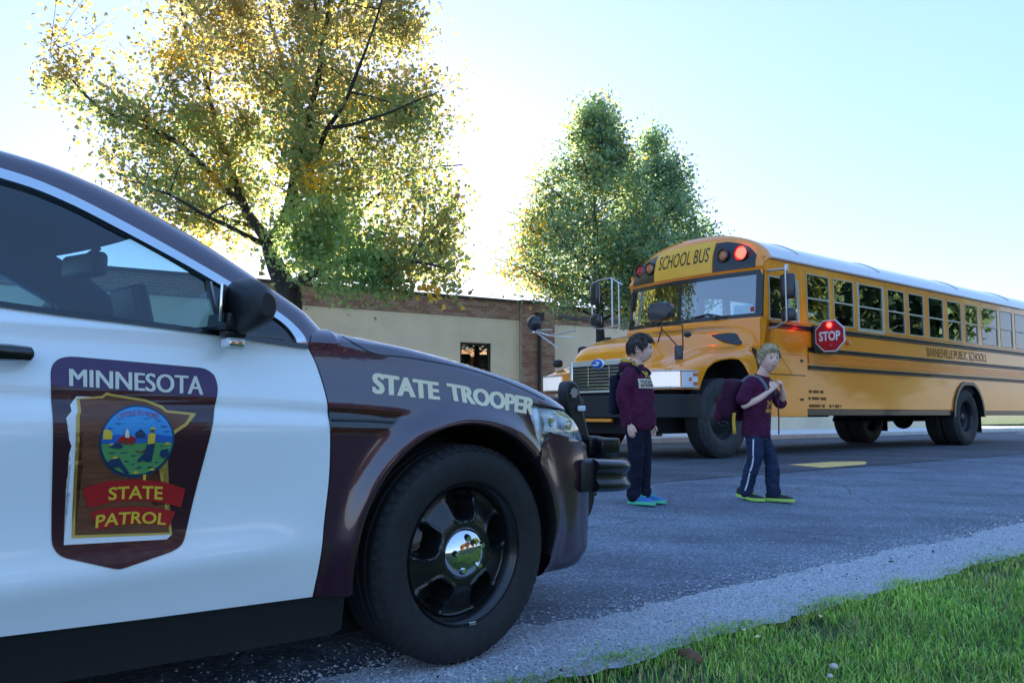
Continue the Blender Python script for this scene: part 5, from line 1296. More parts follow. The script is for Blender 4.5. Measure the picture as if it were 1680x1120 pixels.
# running gear seen beneath
mb=MB(); mb.box2((-.9,.85,.75),(11.6,1.0,1.0)); mb.box2((-.9,1.62,.75),(11.6,1.77,1.0)); mb.box2((.9,.05,1.0),(BL-.05,BW-.05,1.12)); mb.box2((-1.15,.5,.34),(.6,2.1,.9)); mb.build('chassis',M_und,bus)
mb=MB(); mb.cyl((7.77,.4,.555),(7.77,BW-.4,.555),.07); mb.sphere((7.77,BC,.54),(.24,.2,.235)); mb.cyl((7.5,BC,.55),(1.5,BC,.75),.05); mb.cyl((-.02,.3,.5),(-.02,2.3,.5),.06); mb.build('axle',M_und,bus)
mb=MB(); mb.rbox((3.1,2.1,.80),(1.6,.5,.5),.06); mb.rbox((5.4,2.15,.78),(1.2,.5,.45),.06); mb.cyl((6.2,1.95,.5),(11.4,1.95,.5),.05); mb.build('tank',M_und,bus)
for y0,y1 in ((.06,.62),(BW-.62,BW-.06)):
    mb=MB(); mb.box2((8.47,y0,.24),(8.485,y1,.98)); mb.build('mud_flap',M_blk,bus)
mb=MB(); mb.rings([[(wc[0]+r_*math.cos(R(a)),y_,min(wc[1]+r_*math.sin(R(a)),1.185+(r_-.66))) for r_,y_ in ((.72,-.03),(.655,-.03),(.655,.4),(.72,.0))] for a in np.linspace(0,180,30)]); mb.build('wheel_arch_flare',M_bk,bus)
# cabin
mb=MB(); mb.box2((1.0,.05,1.13),(BL-.06,BW-.05,1.18)); mb.box2((BL-.06,.05,.8),(BL,BW-.05,3.0)); mb.box2((1.1,.06,2.93),(BL,BW-.06,2.95)); mb.build('cabin',M_int2,bus)
mb=MB(); mb.rbox((.98,BC,1.85),(.35,BW-.2,.4),.08); mb.build('dashboard',M_blk,bus)
for k in range(13):
    t=2.6+k*.71
    for ya,yb in ((.08,1.05),(BW-1.05,BW-.08)):
        mb=MB(); mb.rbox((t+.25,(ya+yb)/2,1.62),(.5,yb-ya,.12),.04); mb.rbox((t+.5,(ya+yb)/2,1.93),(.10,yb-ya,.66),.05); mb.build('seat',M_bseat,bus)
mb=MB(); mb.rbox((2.0,.55,1.7),(.5,.5,.12),.04); mb.rbox((2.25,.55,2.1),(.12,.5,.75),.05); mb.build('driver_seat',M_bseat,bus)
mb=MB(); c=Vector((1.3,.55,2.02)); mb.tube([c+Vector((.09*math.sin(a),.22*math.cos(a),.2*math.sin(a))) for a in np.linspace(0,2*PI,25)],.015,8,caps=False); mb.cyl(c,c+Vector((-.2,0,-.12)),.03); mb.build('steering_wheel',M_blk,bus)
mb=MB(); mb.box((1.02,.42,2.17),(.01,.34,.16)); mb.build('paper_on_dash',M_wht,bus); mb=MB(); p=ws(.135,2.135,.004); mb.box((p[0],p[1]+.02,2.15),(.008,.06,.07)); mb.build('sticker',M_stopred,bus)
mb=MB(); mb.rbox((1.15,BC,2.62),(.05,.75,.14),.03); mb.build('interior_mirror',M_blk,bus)
# stop arm
sa=empty('stop_arm',(2.17,0,0)); sa.parent=bus
mb=MB(); mb.rbox((.30,-.045,1.77),(.62,.085,.42),.02); mb.build('arm_base',M_bk,sa)
mb=MB(); mb.box2((.0,-.16,1.90),(.02,-.02,1.94)); mb.box2((.0,-.16,1.66),(.02,-.02,1.70)); mb.build('arm',M_bk,sa)
oc=[(math.cos(R(22.5+45*k)),math.sin(R(22.5+45*k))) for k in range(8)]
SY,SZ,SR=-.315,1.80,.262
mb=MB(); mb.prism(oc,lambda u,v,d:(d,SY+u*SR,SZ+v*SR),-.005,.012); sp=mb.build('sign_plate',M_wht,sa)
mb=MB(); mb.prism(oc,lambda u,v,d:(d,SY+u*SR*.93,SZ+v*SR*.93),-.0085,-.0055); mb.build('sign_face',M_stopred,sa)
mb=MB(); text_on(mb,'STOP',lambda u,v:(-.0095,SY+.175-.35*u,SZ-.078+.15*v),0,bold=.035); mb.build('sign_lettering',M_wht,sa,ang=0)
for zz in (SZ+.165,SZ-.165):
    mb=MB(); mb.lathe([(0,.018),(.03,.015),(.042,.0)],(-.008,SY,zz),(-1,0,0),20); o=mb.build('sign_lamp',M_redlit if zz>SZ else M_stopred,sa,ang=0)
mb=MB(); mb.rbox((3.25,-.02,1.775),(.10,.035,.07),.012); mb.build('side_marker',M_ind,bus)
# lettering on the flank
mb=MB(); text_on(mb,'BARNESVILLE PUBLIC SCHOOLS',lambda u,v:(6.07+2.65*u,-.0035,1.675+.165*v),0,bold=.0); mb.build('lettering',M_brn,bus,ang=0)
mb=MB(); random.seed(3)
for z,a,b in ((.955,2.05,2.48),(.85,2.04,2.52),(.735,2.05,2.50),(.735,2.63,3.02)):
    t=a
    while t<b:
        w_=random.uniform(.018,.036); mb.box((t+w_/2,-.003,z),(w_*.75,.002,.045)); t+=w_+.006+(.03 if random.random()<.16 else 0)
mb.build('small_print',M_brn,bus)
# driver-side mirrors
mm_=empty('side_mirror',(1.16,-.26,0)); mm_.parent=bus
mb=MB(); mb.rbox((0,0,2.47),(.09,.235,.37),.04); mb.rbox((0,0,2.05),(.09,.225,.19),.04); mb.build('mirror_head',M_mirb,mm_)
mb=MB(); mb.tube([(-.12,.26,2.72),(-.02,.02,2.73),(-.03,0,2.66)],.016,8); mb.tube([(-.055,0,2.68),(-.055,0,1.96),(-.10,.14,1.88),(-.14,.27,1.86)],.013,8); mb.rbox((-.03,.0,2.73),(.06,.05,.12),.015); mb.build('mirror_bracket',M_alu,mm_)
mm2=empty('side_mirror',(.62,BW+.50,0)); mm2.parent=bus
mb=MB(); mb.rbox((0,.06,2.70),(.10,.20,.40),.05); mb.rbox((0,.04,2.24),(.12,.24,.22),.07); mb.build('mirror_head',M_mirb,mm2)
mb=MB(); mb.tube([(.02,-.02,2.93),(.02,-.30,2.94),(.1,-.5,2.80)],.016,8); mb.tube([(.02,-.02,2.93),(.02,.15,2.90),(.02,.16,2.6),(.02,.15,2.12),(.02,-.05,2.08),(.02,-.5,2.10)],.014,8); mb.tube([(.02,-.33,2.92),(.02,-.33,2.08)],.014,8); mb.tube([(.06,-.45,2.86),(.06,-.45,2.02)],.012,8); mb.build('mirror_bracket',M_alu,mm2)
# cross-view mirrors on the fenders
c1=empty('crossview_mirror',(-.70,.58,2.03)); c1.parent=bus
mb=MB(); mb.rings([[(.03+.10*math.sin(f)*1.0,.215*k*math.copysign(abs(math.cos(a))**.6,math.cos(a)),.135*k*math.copysign(abs(math.sin(a))**.6,math.sin(a))) for a in np.linspace(0,2*PI,28,endpoint=False)] for f,k in ((-1.1,.5),(-.9,.85),(-.4,1),(.4,.97),(1.0,.75),(1.3,.4))]); mb.build('mirror_head',M_mirb,c1)
mb=MB()
for a_,b_ in (((0,-.02,-.12),(0,-.03,-.24)),((0,-.03,-.24),(.02,.07,-.46)),((0,-.03,-.24),(.06,-.28,-.52)),((0,-.03,-.2),(.12,-.30,-.20)),((.12,-.30,-.20),(.12,-.30,-.55))): mb.tube([a_,b_],.010,6)
mb.build('mirror_bracket',M_brn,c1)
mb=MB(); mb.sphere((.02,.07,-.47),(.04,.05,.035)); mb.build('bracket_foot',M_mirb,c1); mb=MB(); mb.sphere((.1,-.40,-.34),(.05,.06,.045)); mb.build('bracket_knob',M_mirb,c1); mb=MB(); mb.rbox((.03,-.30,-.60),(.05,.13,.22),.02); mb.build('bracket_plate',M_mirb,c1)
c2=empty('crossview_mirror',(-.70,BW+.66,2.10)); c2.parent=bus
mb=MB(); mb.sphere((0,0,0),(.09,.15,.135)); mb.build('mirror_head',M_mirb,c2)
mb=MB()
for a_,b_ in (((0,0,-.12),(.1,-.28,-.22)),((.1,-.28,-.22),(.2,-.75,-.28)),((0,0,-.12),(-.0,-.45,-.14)),((0,-.0,-.12),(.05,-.55,-.45)),((.1,-.28,-.22),(.1,-.9,-.18))): mb.tube([a_,b_],.012,6)
mb.cyl((0,0,-.1),(0,0,-.16),.03); mb.build('mirror_bracket',M_alu,c2)
# ------------------------------------------------------------------ two boys
from mathutils.bvhtree import BVHTree
M_skin=M('skin',(.90,.54,.40),.5,spec=.35); noisy(M_skin,14,.06); M_hair1=noisy(M('brown_hair',(.045,.028,.022),.55),45,.5,bump=1,bscale=70,stretch=(1,1,.3),bdist=.01); M_hair2=noisy(M('sandy_hair',(.42,.30,.16),.55),45,.4,bump=1,bscale=70,stretch=(1,1,.3),bdist=.01)
def cloth(n,c,r=.85): return noisy(M(n,c,r,sheen=0,spec=.2),9,.22,bump=.6,bscale=14,bdist=.012)
M_hood=cloth('maroon_fleece',(.085,.012,.040)); M_tee=cloth('maroon_cotton',(.080,.012,.042)); M_goldc=M('gold_lining',(.60,.38,.03),.8); M_pant=cloth('navy_trousers',(.010,.012,.024)); M_jean=cloth('blue_track_trousers',(.022,.034,.070))
M_pack=cloth('dark_backpack',(.012,.014,.028)); M_packm=cloth('dusky_maroon_backpack',(.045,.010,.028)); M_pack2=cloth('maroon_backpack',(.10,.012,.035)); M_strap=M('grey_strap',(.16,.17,.20),.8); M_whitec=M('white_stripe',(.65,.67,.7),.7); M_cream2=M('cream_print',(.62,.54,.40),.7); M_marpr=M('maroon_print',(.10,.012,.03),.7); M_orp=M('orange_print',(.60,.22,.04),.7)
M_blu=M('blue_shoe',(.03,.16,.42),.5); M_grn=M('mint_sole',(.10,.62,.34),.5); M_bsh=M('black_shoe',(.012,.013,.015),.6); M_lime=M('lime_sole',(.45,.72,.12),.5); M_eye=M('eye_white',(.6,.6,.6),.2); M_iris=M('dark_iris',(.03,.02,.015),.2); M_lip=M('lips',(.40,.17,.15),.5); M_yst=M('yellow_strap',(.75,.42,.03),.6)
def fuse(name,mb,mat,parent,voxel=.007,smooth=4,wr=0,ws_=18,seed=0,clip=None):
    o=mb.build('tmp',mat,ang=0,fixn=True); r=o.modifiers.new('r','REMESH'); r.mode='VOXEL'; r.voxel_size=voxel; r.use_smooth_shade=True
    if smooth: s=o.modifiers.new('s','SMOOTH'); s.factor=.5; s.iterations=smooth
    dg=bpy.context.evaluated_depsgraph_get(); me=bpy.data.meshes.new_from_object(o.evaluated_get(dg)); bpy.data.objects.remove(o)
    if wr:
        n=[v.normal.copy() for v in me.vertices]
        for v,nn in zip(me.vertices,n):
            p=v.co; v.co=p+nn*wr*(noise.noise(Vector((p.x*ws_,p.y*ws_,p.z*ws_*.7+seed)))+.5*noise.noise(Vector((p.x*ws_*2.3,p.y*ws_*2.3,p.z*ws_*3+seed))))
    if clip:
        bm=bmesh.new(); bm.from_mesh(me); bmesh.ops.delete(bm,geom=[v for v in bm.verts if clip(v.co)],context='VERTS'); bm.to_mesh(me); bm.free()
    me.name=name; me.materials.clear(); me.materials.append(mat); me.polygons.foreach_set('material_index',[0]*len(me.polygons)); me.polygons.foreach_set('use_smooth',[True]*len(me.polygons))
    n_=bpy.data.objects.new(name,me); COL.objects.link(n_); n_.parent=parent; return n_
def limb(mb,pts,rad,n=12,sub=4,squash=None):
    P=cr([(*p,r) for p,r in zip(pts,rad)],sub); mb.tube([p[:3] for p in P],[p[3] for p in P],n,squash=squash); mb.sphere(P[0][:3],P[0][3]*.98,10,6); mb.sphere(P[-1][:3],P[-1][3]*.98,10,6)
def ell(mb,secs,n=20,sub=4):
    """secs: (x,y,z,rx,ry)"""
    P=cr(secs,sub); mb.rings([[(x+rx*math.cos(2*PI*k/n),y+ry*math.sin(2*PI*k/n),z) for k in range(n)] for x,y,z,rx,ry in P])
def hand(mb,wr,d,pn,curl,thumb=1,s=1.0):
    d=Vector(d).normalized(); pn=Vector(pn); pn=(pn-d*pn.dot(d)).normalized(); lat=d.cross(pn); wr=Vector(wr)
    rg=[]
    for f,w_,h_ in ((0,.017,.013),(.3,.026,.0135),(.7,.031,.013),(1,.030,.010)):
        c=wr+d*.060*f*s; rg.append([c+lat*w_*s*math.cos(a)+pn*h_*s*math.sin(a) for a in np.linspace(0,2*PI,12,endpoint=False)])
    mb.rings(rg)
    for i,L_ in enumerate((.052,.060,.056,.044)):
        p=wr+d*.054*s+lat*(i-1.5)*.0158*s; P=[p]; a=0
        for k,fr in enumerate((.45,.32,.28)):
            a+=curl*(.75 if k==0 else 1.0); dd=d*math.cos(a)+pn*math.sin(a); p=p+dd*L_*fr*s; P.append(p)
        mb.tube(P,[.0082*s,.0076*s,.0070*s,.0058*s],8)
        mb.sphere(P[-1],.0058*s,8,5)
    p=wr+d*.014*s+lat*thumb*-.022*s; P=[p]; 
    for k,(fr,an) in enumerate(((.024,.7),(.020,.35),(.018,.1))):
        dd=(d*math.cos(an)-lat*thumb*math.sin(an)*.8+pn*min(curl,.6)*(.5+.3*k)).normalized(); p=p+dd*fr*s; P.append(p)
    mb.tube(P,[.0105*s,.0092*s,.0082*s,.0062*s],8); mb.sphere(P[-1],.0062*s,8,5)
def headpt(dx,dy,dz,hs):
    """unit direction -> head surface point"""
    rx,ry,rz=.090,.071,.106
    x,y,z=dx*rx,dy*ry,dz*rz
    k=max(-dz,0)
    y*=1-.30*k**1.6; 
    if dx<0: x*=1-.38*k**1.3
    else: x*=1-.06*k
    x+=.006*max(dx,0)*(dz>0)*dz
    def g(ax_,ay_,az_,w_): return math.exp(-((dx-ax_)**2+(dy-ay_)**2+(dz-az_)**2)/w_**2)
    x+=.012*g(.98,0,-.17,.12)+.011*g(.99,0,.0,.10)+.006*g(.96,0,-.48,.14)-.004*g(.95,0,-.60,.07)+.006*g(.86,0,-.80,.22)
    for sy in (-1,1):
        x-=.009*g(.92,.36*sy,.06,.15); x+=.003*g(.9,.3*sy,.26,.16); x+=.005*g(.84,.42*sy,-.28,.25)
    return Vector((x,y,z))*hs
def make_head(mb,M4,hs):
    n,m=56,44; rg=[]
    for i in range(m+1):
        a=-PI/2+PI*i/m; k=max(math.cos(a),.002); rg.append([M4@headpt(k*math.cos(2*PI*j/n),k*math.sin(2*PI*j/n),math.sin(a),hs) for j in range(n)])
    mb.rings(rg)
    for sy in (-1,1):
        c=Vector((-.006,.071*sy,-.006))*hs
        rg=[]
        for f,k in ((-1,.35),(-.4,.9),(.4,1),(1,.6)):
            rg.append([M4@(c+Vector((.019*k*math.cos(a)-.004*f,sy*(.006+.007*f),.030*k*math.sin(a)))*hs) for a in np.linspace(0,2*PI,14,endpoint=False)])
        mb.rings(rg)
def face_bits(root,M4,hs,hairmat,hairline,tuft):
    for sy in (-1,1):
        p=headpt(.925,.345*sy,.045,hs); mb=MB(); mb.sphere(M4@(p+Vector((-.0085,0,0))*hs),.0125*hs,12,8); e=mb.build('eye',M_eye,root,ang=0)
        mb=MB(); q=M4@(p+Vector((-.0005,0,0))*hs); mb.sphere(q,.0068*hs,10,6); mb.build('iris',M_iris,e,ang=0)
        mb=MB(); mb.tube([M4@(headpt(.93,.20*sy,.20,hs)+Vector((.0022,0,0))),M4@(headpt(.90,.36*sy,.235,hs)+Vector((.0025,0,0))),M4@(headpt(.83,.50*sy,.20,hs)+Vector((.002,0,0)))],[.0022,.003,.0018],6); mb.build('eyebrow',hairmat,root,ang=0)
        mb=MB(); mb.tube([M4@(headpt(.93,.24*sy,.075,hs)+Vector((.001,0,0))),M4@(headpt(.925,.345*sy,.10,hs)+Vector((.003,0,0))),M4@(headpt(.88,.46*sy,.07,hs)+Vector((.001,0,0)))],.0016,6); mb.build('eyelid',M_iris,root,ang=0)
    mb=MB()
    for dz,rr in ((-.475,.0035),(-.535,.0042)): mb.tube([M4@(headpt(.88,.20*s_,dz,hs)+Vector((.0005+.0015*(1-abs(s_)),0,0))) for s_ in (-1,-.5,0,.5,1)],[.0008,rr*.8,rr,rr*.8,.0008],6)
    mb.build('mouth',M_lip,root,ang=0)
    # hair: a shell with locks
    n,m=72,34; mb=MB(); rg=[]
    for i in range(m+1):
        a=-.62+(PI/2+.62)*i/m; row=[]
        for j in range(n):
            b=2*PI*j/n; dx,dy,dz=math.cos(a)*math.cos(b),math.cos(a)*math.sin(b),math.sin(a)
            lim=hairline(abs(((b+PI)%(2*PI))-PI)); u=sm(lim-.02,lim+.10,dz)
            p=headpt(dx,dy,dz,hs); nrm=Vector((dx,dy,dz)).normalized()
            th=(.010+.009*max(dz,0)+.004*noise.noise(Vector((dx*6,dy*6,dz*3)))+.0035*noise.noise(Vector((b*9,dz*2.5,3)))+tuft*sm(.3,.9,dx)*sm(.35,.7,dz))*u-.006*(1-u)
            row.append(M4@(p+nrm*th*hs))
        rg.append(row)
    mb.rings(rg,caps=True); mb.build('hair',hairmat,root,ang=0)
    # loose locks
    mb=MB()
    for k in range(520):
        b=random.uniform(0,2*PI); dz=random.uniform(-.35,1); lim=hairline(abs(((b+PI)%(2*PI))-PI))
        if dz<lim+.05: continue
        c_=math.sqrt(max(1-dz*dz,0)); dx,dy=c_*math.cos(b),c_*math.sin(b); p=headpt(dx,dy,dz,hs); nn=Vector((dx,dy,dz)); 
        dn=Vector((.9 if dz>.5 else .1,random.uniform(-.3,.3),-1+dz*.8)); dn=(dn-nn*dn.dot(nn)).normalized()
        a_=p+nn*(.010+.006*max(dz,0)+tuft*.8*sm(.3,.9,dx)*sm(.35,.7,dz)); mb.tube([M4@a_,M4@(a_+dn*.018+nn*.004),M4@(a_+dn*.034+nn*random.uniform(-.003,.004))],[.003,.0026,.0006],4)
    tag(mb.build('hair_locks',hairmat,root,ang=0,fixn=False),kind='stuff')
def shoe(root,x,y,z,yaw,L_,up,sole,lift=0):
    c,s=math.cos(yaw),math.sin(yaw)
    def T(a,b,h): 
        h2=h+max(0,-(a-.25*L_))*lift; return (x+a*c-b*s,y+a*s+b*c,z+h2)
    prof=[(-.30,.026),(-.22,.034),(0,.032),(.25,.038),(.48,.041),(.62,.034),(.70,.016)]
    mb=MB(); mb.rings([[T(a*L_,w_*k,h) for k,h in ((-1,.0),(-1.05,.012),(-1,.024),(1,.024),(1.05,.012),(1,.0))] for a,w_ in cr(prof,3)]); o=mb.build('shoe_sole',sole,root,ang=60)
    mb=MB(); rg=[]
    for a,w_,h in cr([(-.29,.024,.065),(-.22,.031,.082),(-.05,.031,.085),(.12,.033,.070),(.30,.036,.056),(.50,.037,.045),(.62,.030,.036),(.68,.014,.028)],3):
        rg.append([T(a*L_,w_*math.cos(t_),.02+(h-.02)*max(math.sin(t_),0)**.8) for t_ in np.linspace(-.15,PI+.15,13)])
    mb.rings(rg); u=mb.build('shoe',up,root,ang=0)
    mb=MB()
    for a in (.10,.18,.26,.34): mb.tube([T(a*L_,-.018,.066-.055*(a-.1)),T((a+.01)*L_,0,.075-.06*(a-.1)),T(a*L_,.018,.066-.055*(a-.1))],.0035,5)
    mb.build('laces',sole,root,ang=0)
def decal(name,src,mat,pts,axis,lift=.003,parent=None,faces=None):
    """project small flat print onto a garment, along axis"""
    bv=BVHTree.FromPolygons([v.co for v in src.data.vertices],[tuple(p.vertices) for p in src.data.polygons])
    out=[]
    for p in pts:
        h=bv.ray_cast(Vector(p)+Vector(axis)*-.6,Vector(axis)); q=h[0] if h[0] else Vector(p); out.append(q-Vector(axis)*lift)
    mb=MB(); mb.add(out,faces,0,True); return mb.build(name,mat,parent,ang=0,fixn=False)
def gridpts(o,u,v,nu,nv):
    o,u,v=Vector(o),Vector(u),Vector(v); P=[o+u*(i/nu)+v*(j/nv) for i in range(nu+1) for j in range(nv+1)]
    F=[(i*(nv+1)+j,i*(nv+1)+j+1,(i+1)*(nv+1)+j+1,(i+1)*(nv+1)+j) for i in range(nu) for j in range(nv)]; return P,F
def ground_at(x,y): return zq(x*AQ.x+y*AQ.y)
# --- boy in the hooded top
bx_,by_=1.005,6.62; yaw=R(-30); g0=ground_at(bx_,by_)+.002
p1_=empty('person',(bx_,by_,g0),(0,0,yaw)); tag(p1_,'boy in a maroon hooded top and dark trousers looking right, wearing blue and green shoes','person')
HS=1.08; HM=Matrix.Translation((.028,0,1.222))@Matrix.Rotation(R(4),4,'Y')@Matrix.Rotation(R(14),4,'Z')
body=MB(); make_head(body,HM,HS)
limb(body,[(-.01,0,1.02),(.0,0,1.09),(.012,0,1.16)],[.06,.049,.050])
ell(body,[(0,0,.58,.075,.10),(0,0,.70,.07,.095),(-.005,0,.88,.08,.115),(-.01,0,1.0,.07,.125),(-.01,0,1.07,.045,.07)])
limb(body,[(-.01,-.13,1.02),(-.045,-.165,.86),(-.03,-.165,.74),(.0,-.165,.63)],[.036,.03,.027,.019])
limb(body,[(-.01,.13,1.02),(-.02,.165,.86),(.01,.165,.74),(.05,.16,.63)],[.036,.03,.027,.019])
hand(body,(.002,-.166,.625),(.10,.02,-1),(.25,1,0),.30,thumb=-1,s=.98); hand(body,(.052,.160,.625),(.18,-.02,-1),(.2,-1,0),.30,thumb=1,s=.98)
for y_,dx_ in ((-.065,-.0),(.065,.03)): limb(body,[(0,y_,.62),(.005+dx_*.5,y_,.36),(-.015+dx_,y_,.09),(0+dx_,y_,.05)],[.062,.042,.028,.026])
fuse('body',body,M_skin,p1_,.0045,1)
face_bits(p1_,HM,HS,M_hair1,lambda b: .40 if b<.75 else (.40-(b-.75)*1.15 if b<1.25 else (-.12 if b<1.7 else -.36)),.006)
h=MB(); ell(h,[(.005,0,.575,.105,.135),(.005,0,.62,.135,.16),(.0,0,.74,.14,.165),(-.005,0,.90,.128,.162),(-.012,0,1.01,.105,.160),(-.012,0,1.065,.072,.11),(-.005,0,1.10,.055,.062)])
for sy,(e1,e2,e3) in ((-1,((-.05,-.19,.86),(-.035,-.185,.75),(-.005,-.175,.655))),(1,((-.02,.19,.86),(.01,.19,.75),(.05,.17,.655)))):
    limb(h,[(-.01,.125*sy,1.02),(-.02,.165*sy,.96),e1,e2,e3],[.062,.062,.056,.050,.036])
ell(h,[(-.03,0,1.05,.09,.10),(-.05,0,1.09,.085,.095),(-.055,0,1.125,.07,.085)])
hd=fuse('hooded_top',h,M_hood,p1_,.0075,3,wr=.010,ws_=13,seed=3)
mb=MB(); ring=[(-.035+.082*math.cos(a),.080*math.sin(a),1.118-.045*math.cos(a)*(math.cos(a)>0)+.018*(math.cos(a)<0)*-math.cos(a)) for a in np.linspace(R(38),R(322),26)]
mb.tube(ring,[.010+.010*math.sin(PI*i/25) for i in range(26)],8); mb.build('hood_lining',M_goldc,p1_,ang=0)
mb=MB(); mb.tube([(-.05+.075*math.cos(a),.085*math.sin(a),1.09) for a in np.linspace(R(60),R(300),20)],.030,8); mb.build('hood',M_hood,p1_,ang=0)
pt=MB(); ell(pt,[(0,0,.50,.05,.07),(0,0,.56,.098,.118),(0,0,.66,.09,.11)])
for y_,dx_ in ((-.065,0),(.065,.03)): limb(pt,[(0,y_,.60),(.008+dx_*.4,y_,.45),(.006+dx_*.6,y_,.33),(-.012+dx_,y_,.16),(-.008+dx_,y_,.065)],[.075,.070,.062,.058,.062])
fuse('trousers',pt,M_pant,p1_,.0075,3,wr=.008,ws_=14,seed=8)
shoe(p1_,.012,-.068,.0,R(-6),.225,M_blu,M_grn); shoe(p1_,.040,.070,.0,R(8),.225,M_blu,M_grn)
# chest print, projected from the front right
axp=Vector((-1,0,0))
P,F=gridpts((.3,-.135,.905),(0,.20,0),(0,0,.075),14,5); decal('chest_band',hd,M_cream2,P,axp,.003,p1_,F)
vs=[];fs=[]
for k_ in range(5):
    y_=-.120+.036*k_
    for a_,b_,c_,d_ in ((0,.007,0,1),(.018,.025,.1,.9),(.007,.018,.75,.95),(.007,.018,.05,.25)) if k_%2==0 else ((0,.008,0,1),(.017,.025,0,.55),(.008,.02,.8,1)):
        n_=len(vs); vs+=[(.3,y_+a_,.916+.052*c_),(.3,y_+b_,.916+.052*c_),(.3,y_+b_,.916+.052*d_),(.3,y_+a_,.916+.052*d_)]; fs.append((n_,n_+1,n_+2,n_+3))
decal('chest_lettering',hd,M_marpr,vs,axp,.0055,p1_,fs)
em=[(-.03,0),(-.03,.012),(-.022,.012),(-.022,.045),(-.03,.045),(-.03,.058),(-.012,.058),(0,.036),(.012,.058),(.03,.058),(.03,.045),(.022,.045),(.022,.012),(.03,.012),(.03,0),(.008,0),(.008,.012),(.012,.012),(.012,.034),(0,.014),(-.012,.034),(-.012,.012),(-.008,.012),(-.008,0)]
bm=bmesh.new(); bm.faces.new([bm.verts.new((u,v,0)) for u,v in em]); bmesh.ops.triangulate(bm,faces=bm.faces[:]); bm.verts.index_update(); ev=[(v.co.x,v.co.y) for v in bm.verts]; ef=[tuple(v.index for v in f.verts) for f in bm.faces]; bm.free()
decal('chest_emblem',hd,M_goldc,[(.3,-.03+u*.9,.99+v*.9) for u,v in ev],axp,.005,p1_,ef)
mb=MB()
k1=empty('backpack',(bx_,by_,g0),(0,0,yaw)); tag(k1,'dark navy backpack worn by the boy in the hooded top','backpack')
mb=MB(); mb.rbox((-.165,0,.86),(.08,.24,.32),.035); mb.rbox((-.205,0,.80),(.03,.18,.18),.014); pk=fuse('pack',mb,M_pack,k1,.01,3,wr=.008,ws_=12,seed=5)
for sy in (-1,1):
    mb=MB(); mb.tube(cr([(-.14,.09*sy,1.0),(-.06,.10*sy,1.085),(.035,.105*sy,1.065),(.075,.11*sy,1.02)],4),.014,8,squash=.3); mb.build('strap',M_pack,k1,ang=0)
# --- boy leaning forward under his pack
bx2,by2=2.10,7.05; yaw2=R(-45); g2=ground_at(bx2,by2)+.002
p2_=empty('person',(bx2,by2,g2),(0,0,yaw2)); tag(p2_,'fair-haired boy in a maroon T-shirt leaning forward with his fist on a pack strap','person')
HM2=Matrix.Translation((.115,-.005,1.192))@Matrix.Rotation(R(3),4,'Y')@Matrix.Rotation(R(-32),4,'Z')
body=MB(); make_head(body,HM2,HS)
limb(body,[(.02,0,1.0),(.055,0,1.065),(.09,-.003,1.13)],[.06,.049,.050])
ell(body,[(-.03,0,.55,.075,.10),(-.02,0,.70,.07,.095),(.0,0,.85,.08,.115),(.015,0,.97,.07,.12),(.03,0,1.04,.045,.07)])
limb(body,[(.015,-.13,.985),(-.03,-.185,.88),(-.02,-.19,.80)],[.036,.031,.029]); limb(body,[(-.02,-.19,.80),(.07,-.12,.855),(.150,-.03,.935)],[.030,.027,.019])
limb(body,[(.015,.13,.985),(.05,.20,.90),(.09,.215,.83)],[.036,.031,.029]); limb(body,[(.09,.215,.83),(.14,.18,.88),(.165,.115,.95)],[.030,.027,.019])
hand(body,(.148,-.032,.932),(.35,.45,.85),(-.5,.9,.2),1.35,thumb=-1,s=1.0); hand(body,(.163,.117,.948),(.1,-.45,.85),(-.6,-.9,.2),1.3,thumb=1,s=1.0)
legs=[[(-.02,-.065,.58),(.0,-.07,.34),(-.09,-.075,.12),(-.09,-.075,.05)],[(-.02,.065,.58),(.07,.07,.34),(.075,.07,.12),(.09,.07,.05)]]
for L_ in legs: limb(body,L_,[.062,.042,.028,.026])
fuse('body',body,M_skin,p2_,.0045,1)
face_bits(p2_,HM2,HS,M_hair2,lambda b: .42 if b<.75 else (.42-(b-.75)*1.1 if b<1.25 else (-.06 if b<1.7 else -.30)),.012)
t_=MB(); ell(t_,[(-.02,0,.535,.108,.128),(-.02,0,.60,.115,.135),(-.012,0,.72,.112,.138),(.005,0,.86,.112,.148),(.018,0,.96,.098,.150),(.03,0,1.025,.07,.105),(.04,0,1.055,.052,.058)])
limb(t_,[(.015,-.12,.985),(-.01,-.165,.92),(-.03,-.190,.855)],[.060,.060,.062]); limb(t_,[(.015,.12,.985),(.04,.18,.92),(.075,.205,.86),(.10,.212,.82)],[.060,.058,.054,.05])
ts=fuse('t_shirt',t_,M_tee,p2_,.0075,3,wr=.010,ws_=13,seed=12)
mb=MB(); mb.tube([(.048+.054*math.cos(a),.056*math.sin(a),1.052-.018*math.cos(a)) for a in np.linspace(0,2*PI,22)],.009,6,caps=False); mb.build('collar',M('maroon_collar',(.16,.015,.03),.8),p2_,ang=0)
pt=MB(); ell(pt,[(-.02,0,.47,.05,.07),(-.02,0,.52,.09,.11),(-.02,0,.60,.088,.108)])
lp=[[(-.02,-.062,.56),(.0,-.07,.42),(-.005,-.072,.33),(-.065,-.075,.17),(-.090,-.075,.075)],[(-.02,.062,.56),(.045,.068,.42),(.075,.07,.33),(.08,.07,.17),(.085,.07,.075)]]
for L_ in lp: limb(pt,L_,[.072,.066,.060,.058,.064])
pn_=fuse('trousers',pt,M_jean,p2_,.0075,3,wr=.014,ws_=13,seed=21)
P=[];F=[]
st_=cr([(-.01,-.3,.52),(-.015,-.3,.36),(-.06,-.3,.2),(-.095,-.3,.09)],5)
for i,p in enumerate(st_): P+=[(p[0]+.024,-.3,p[2]),(p[0]+.036,-.3,p[2])]
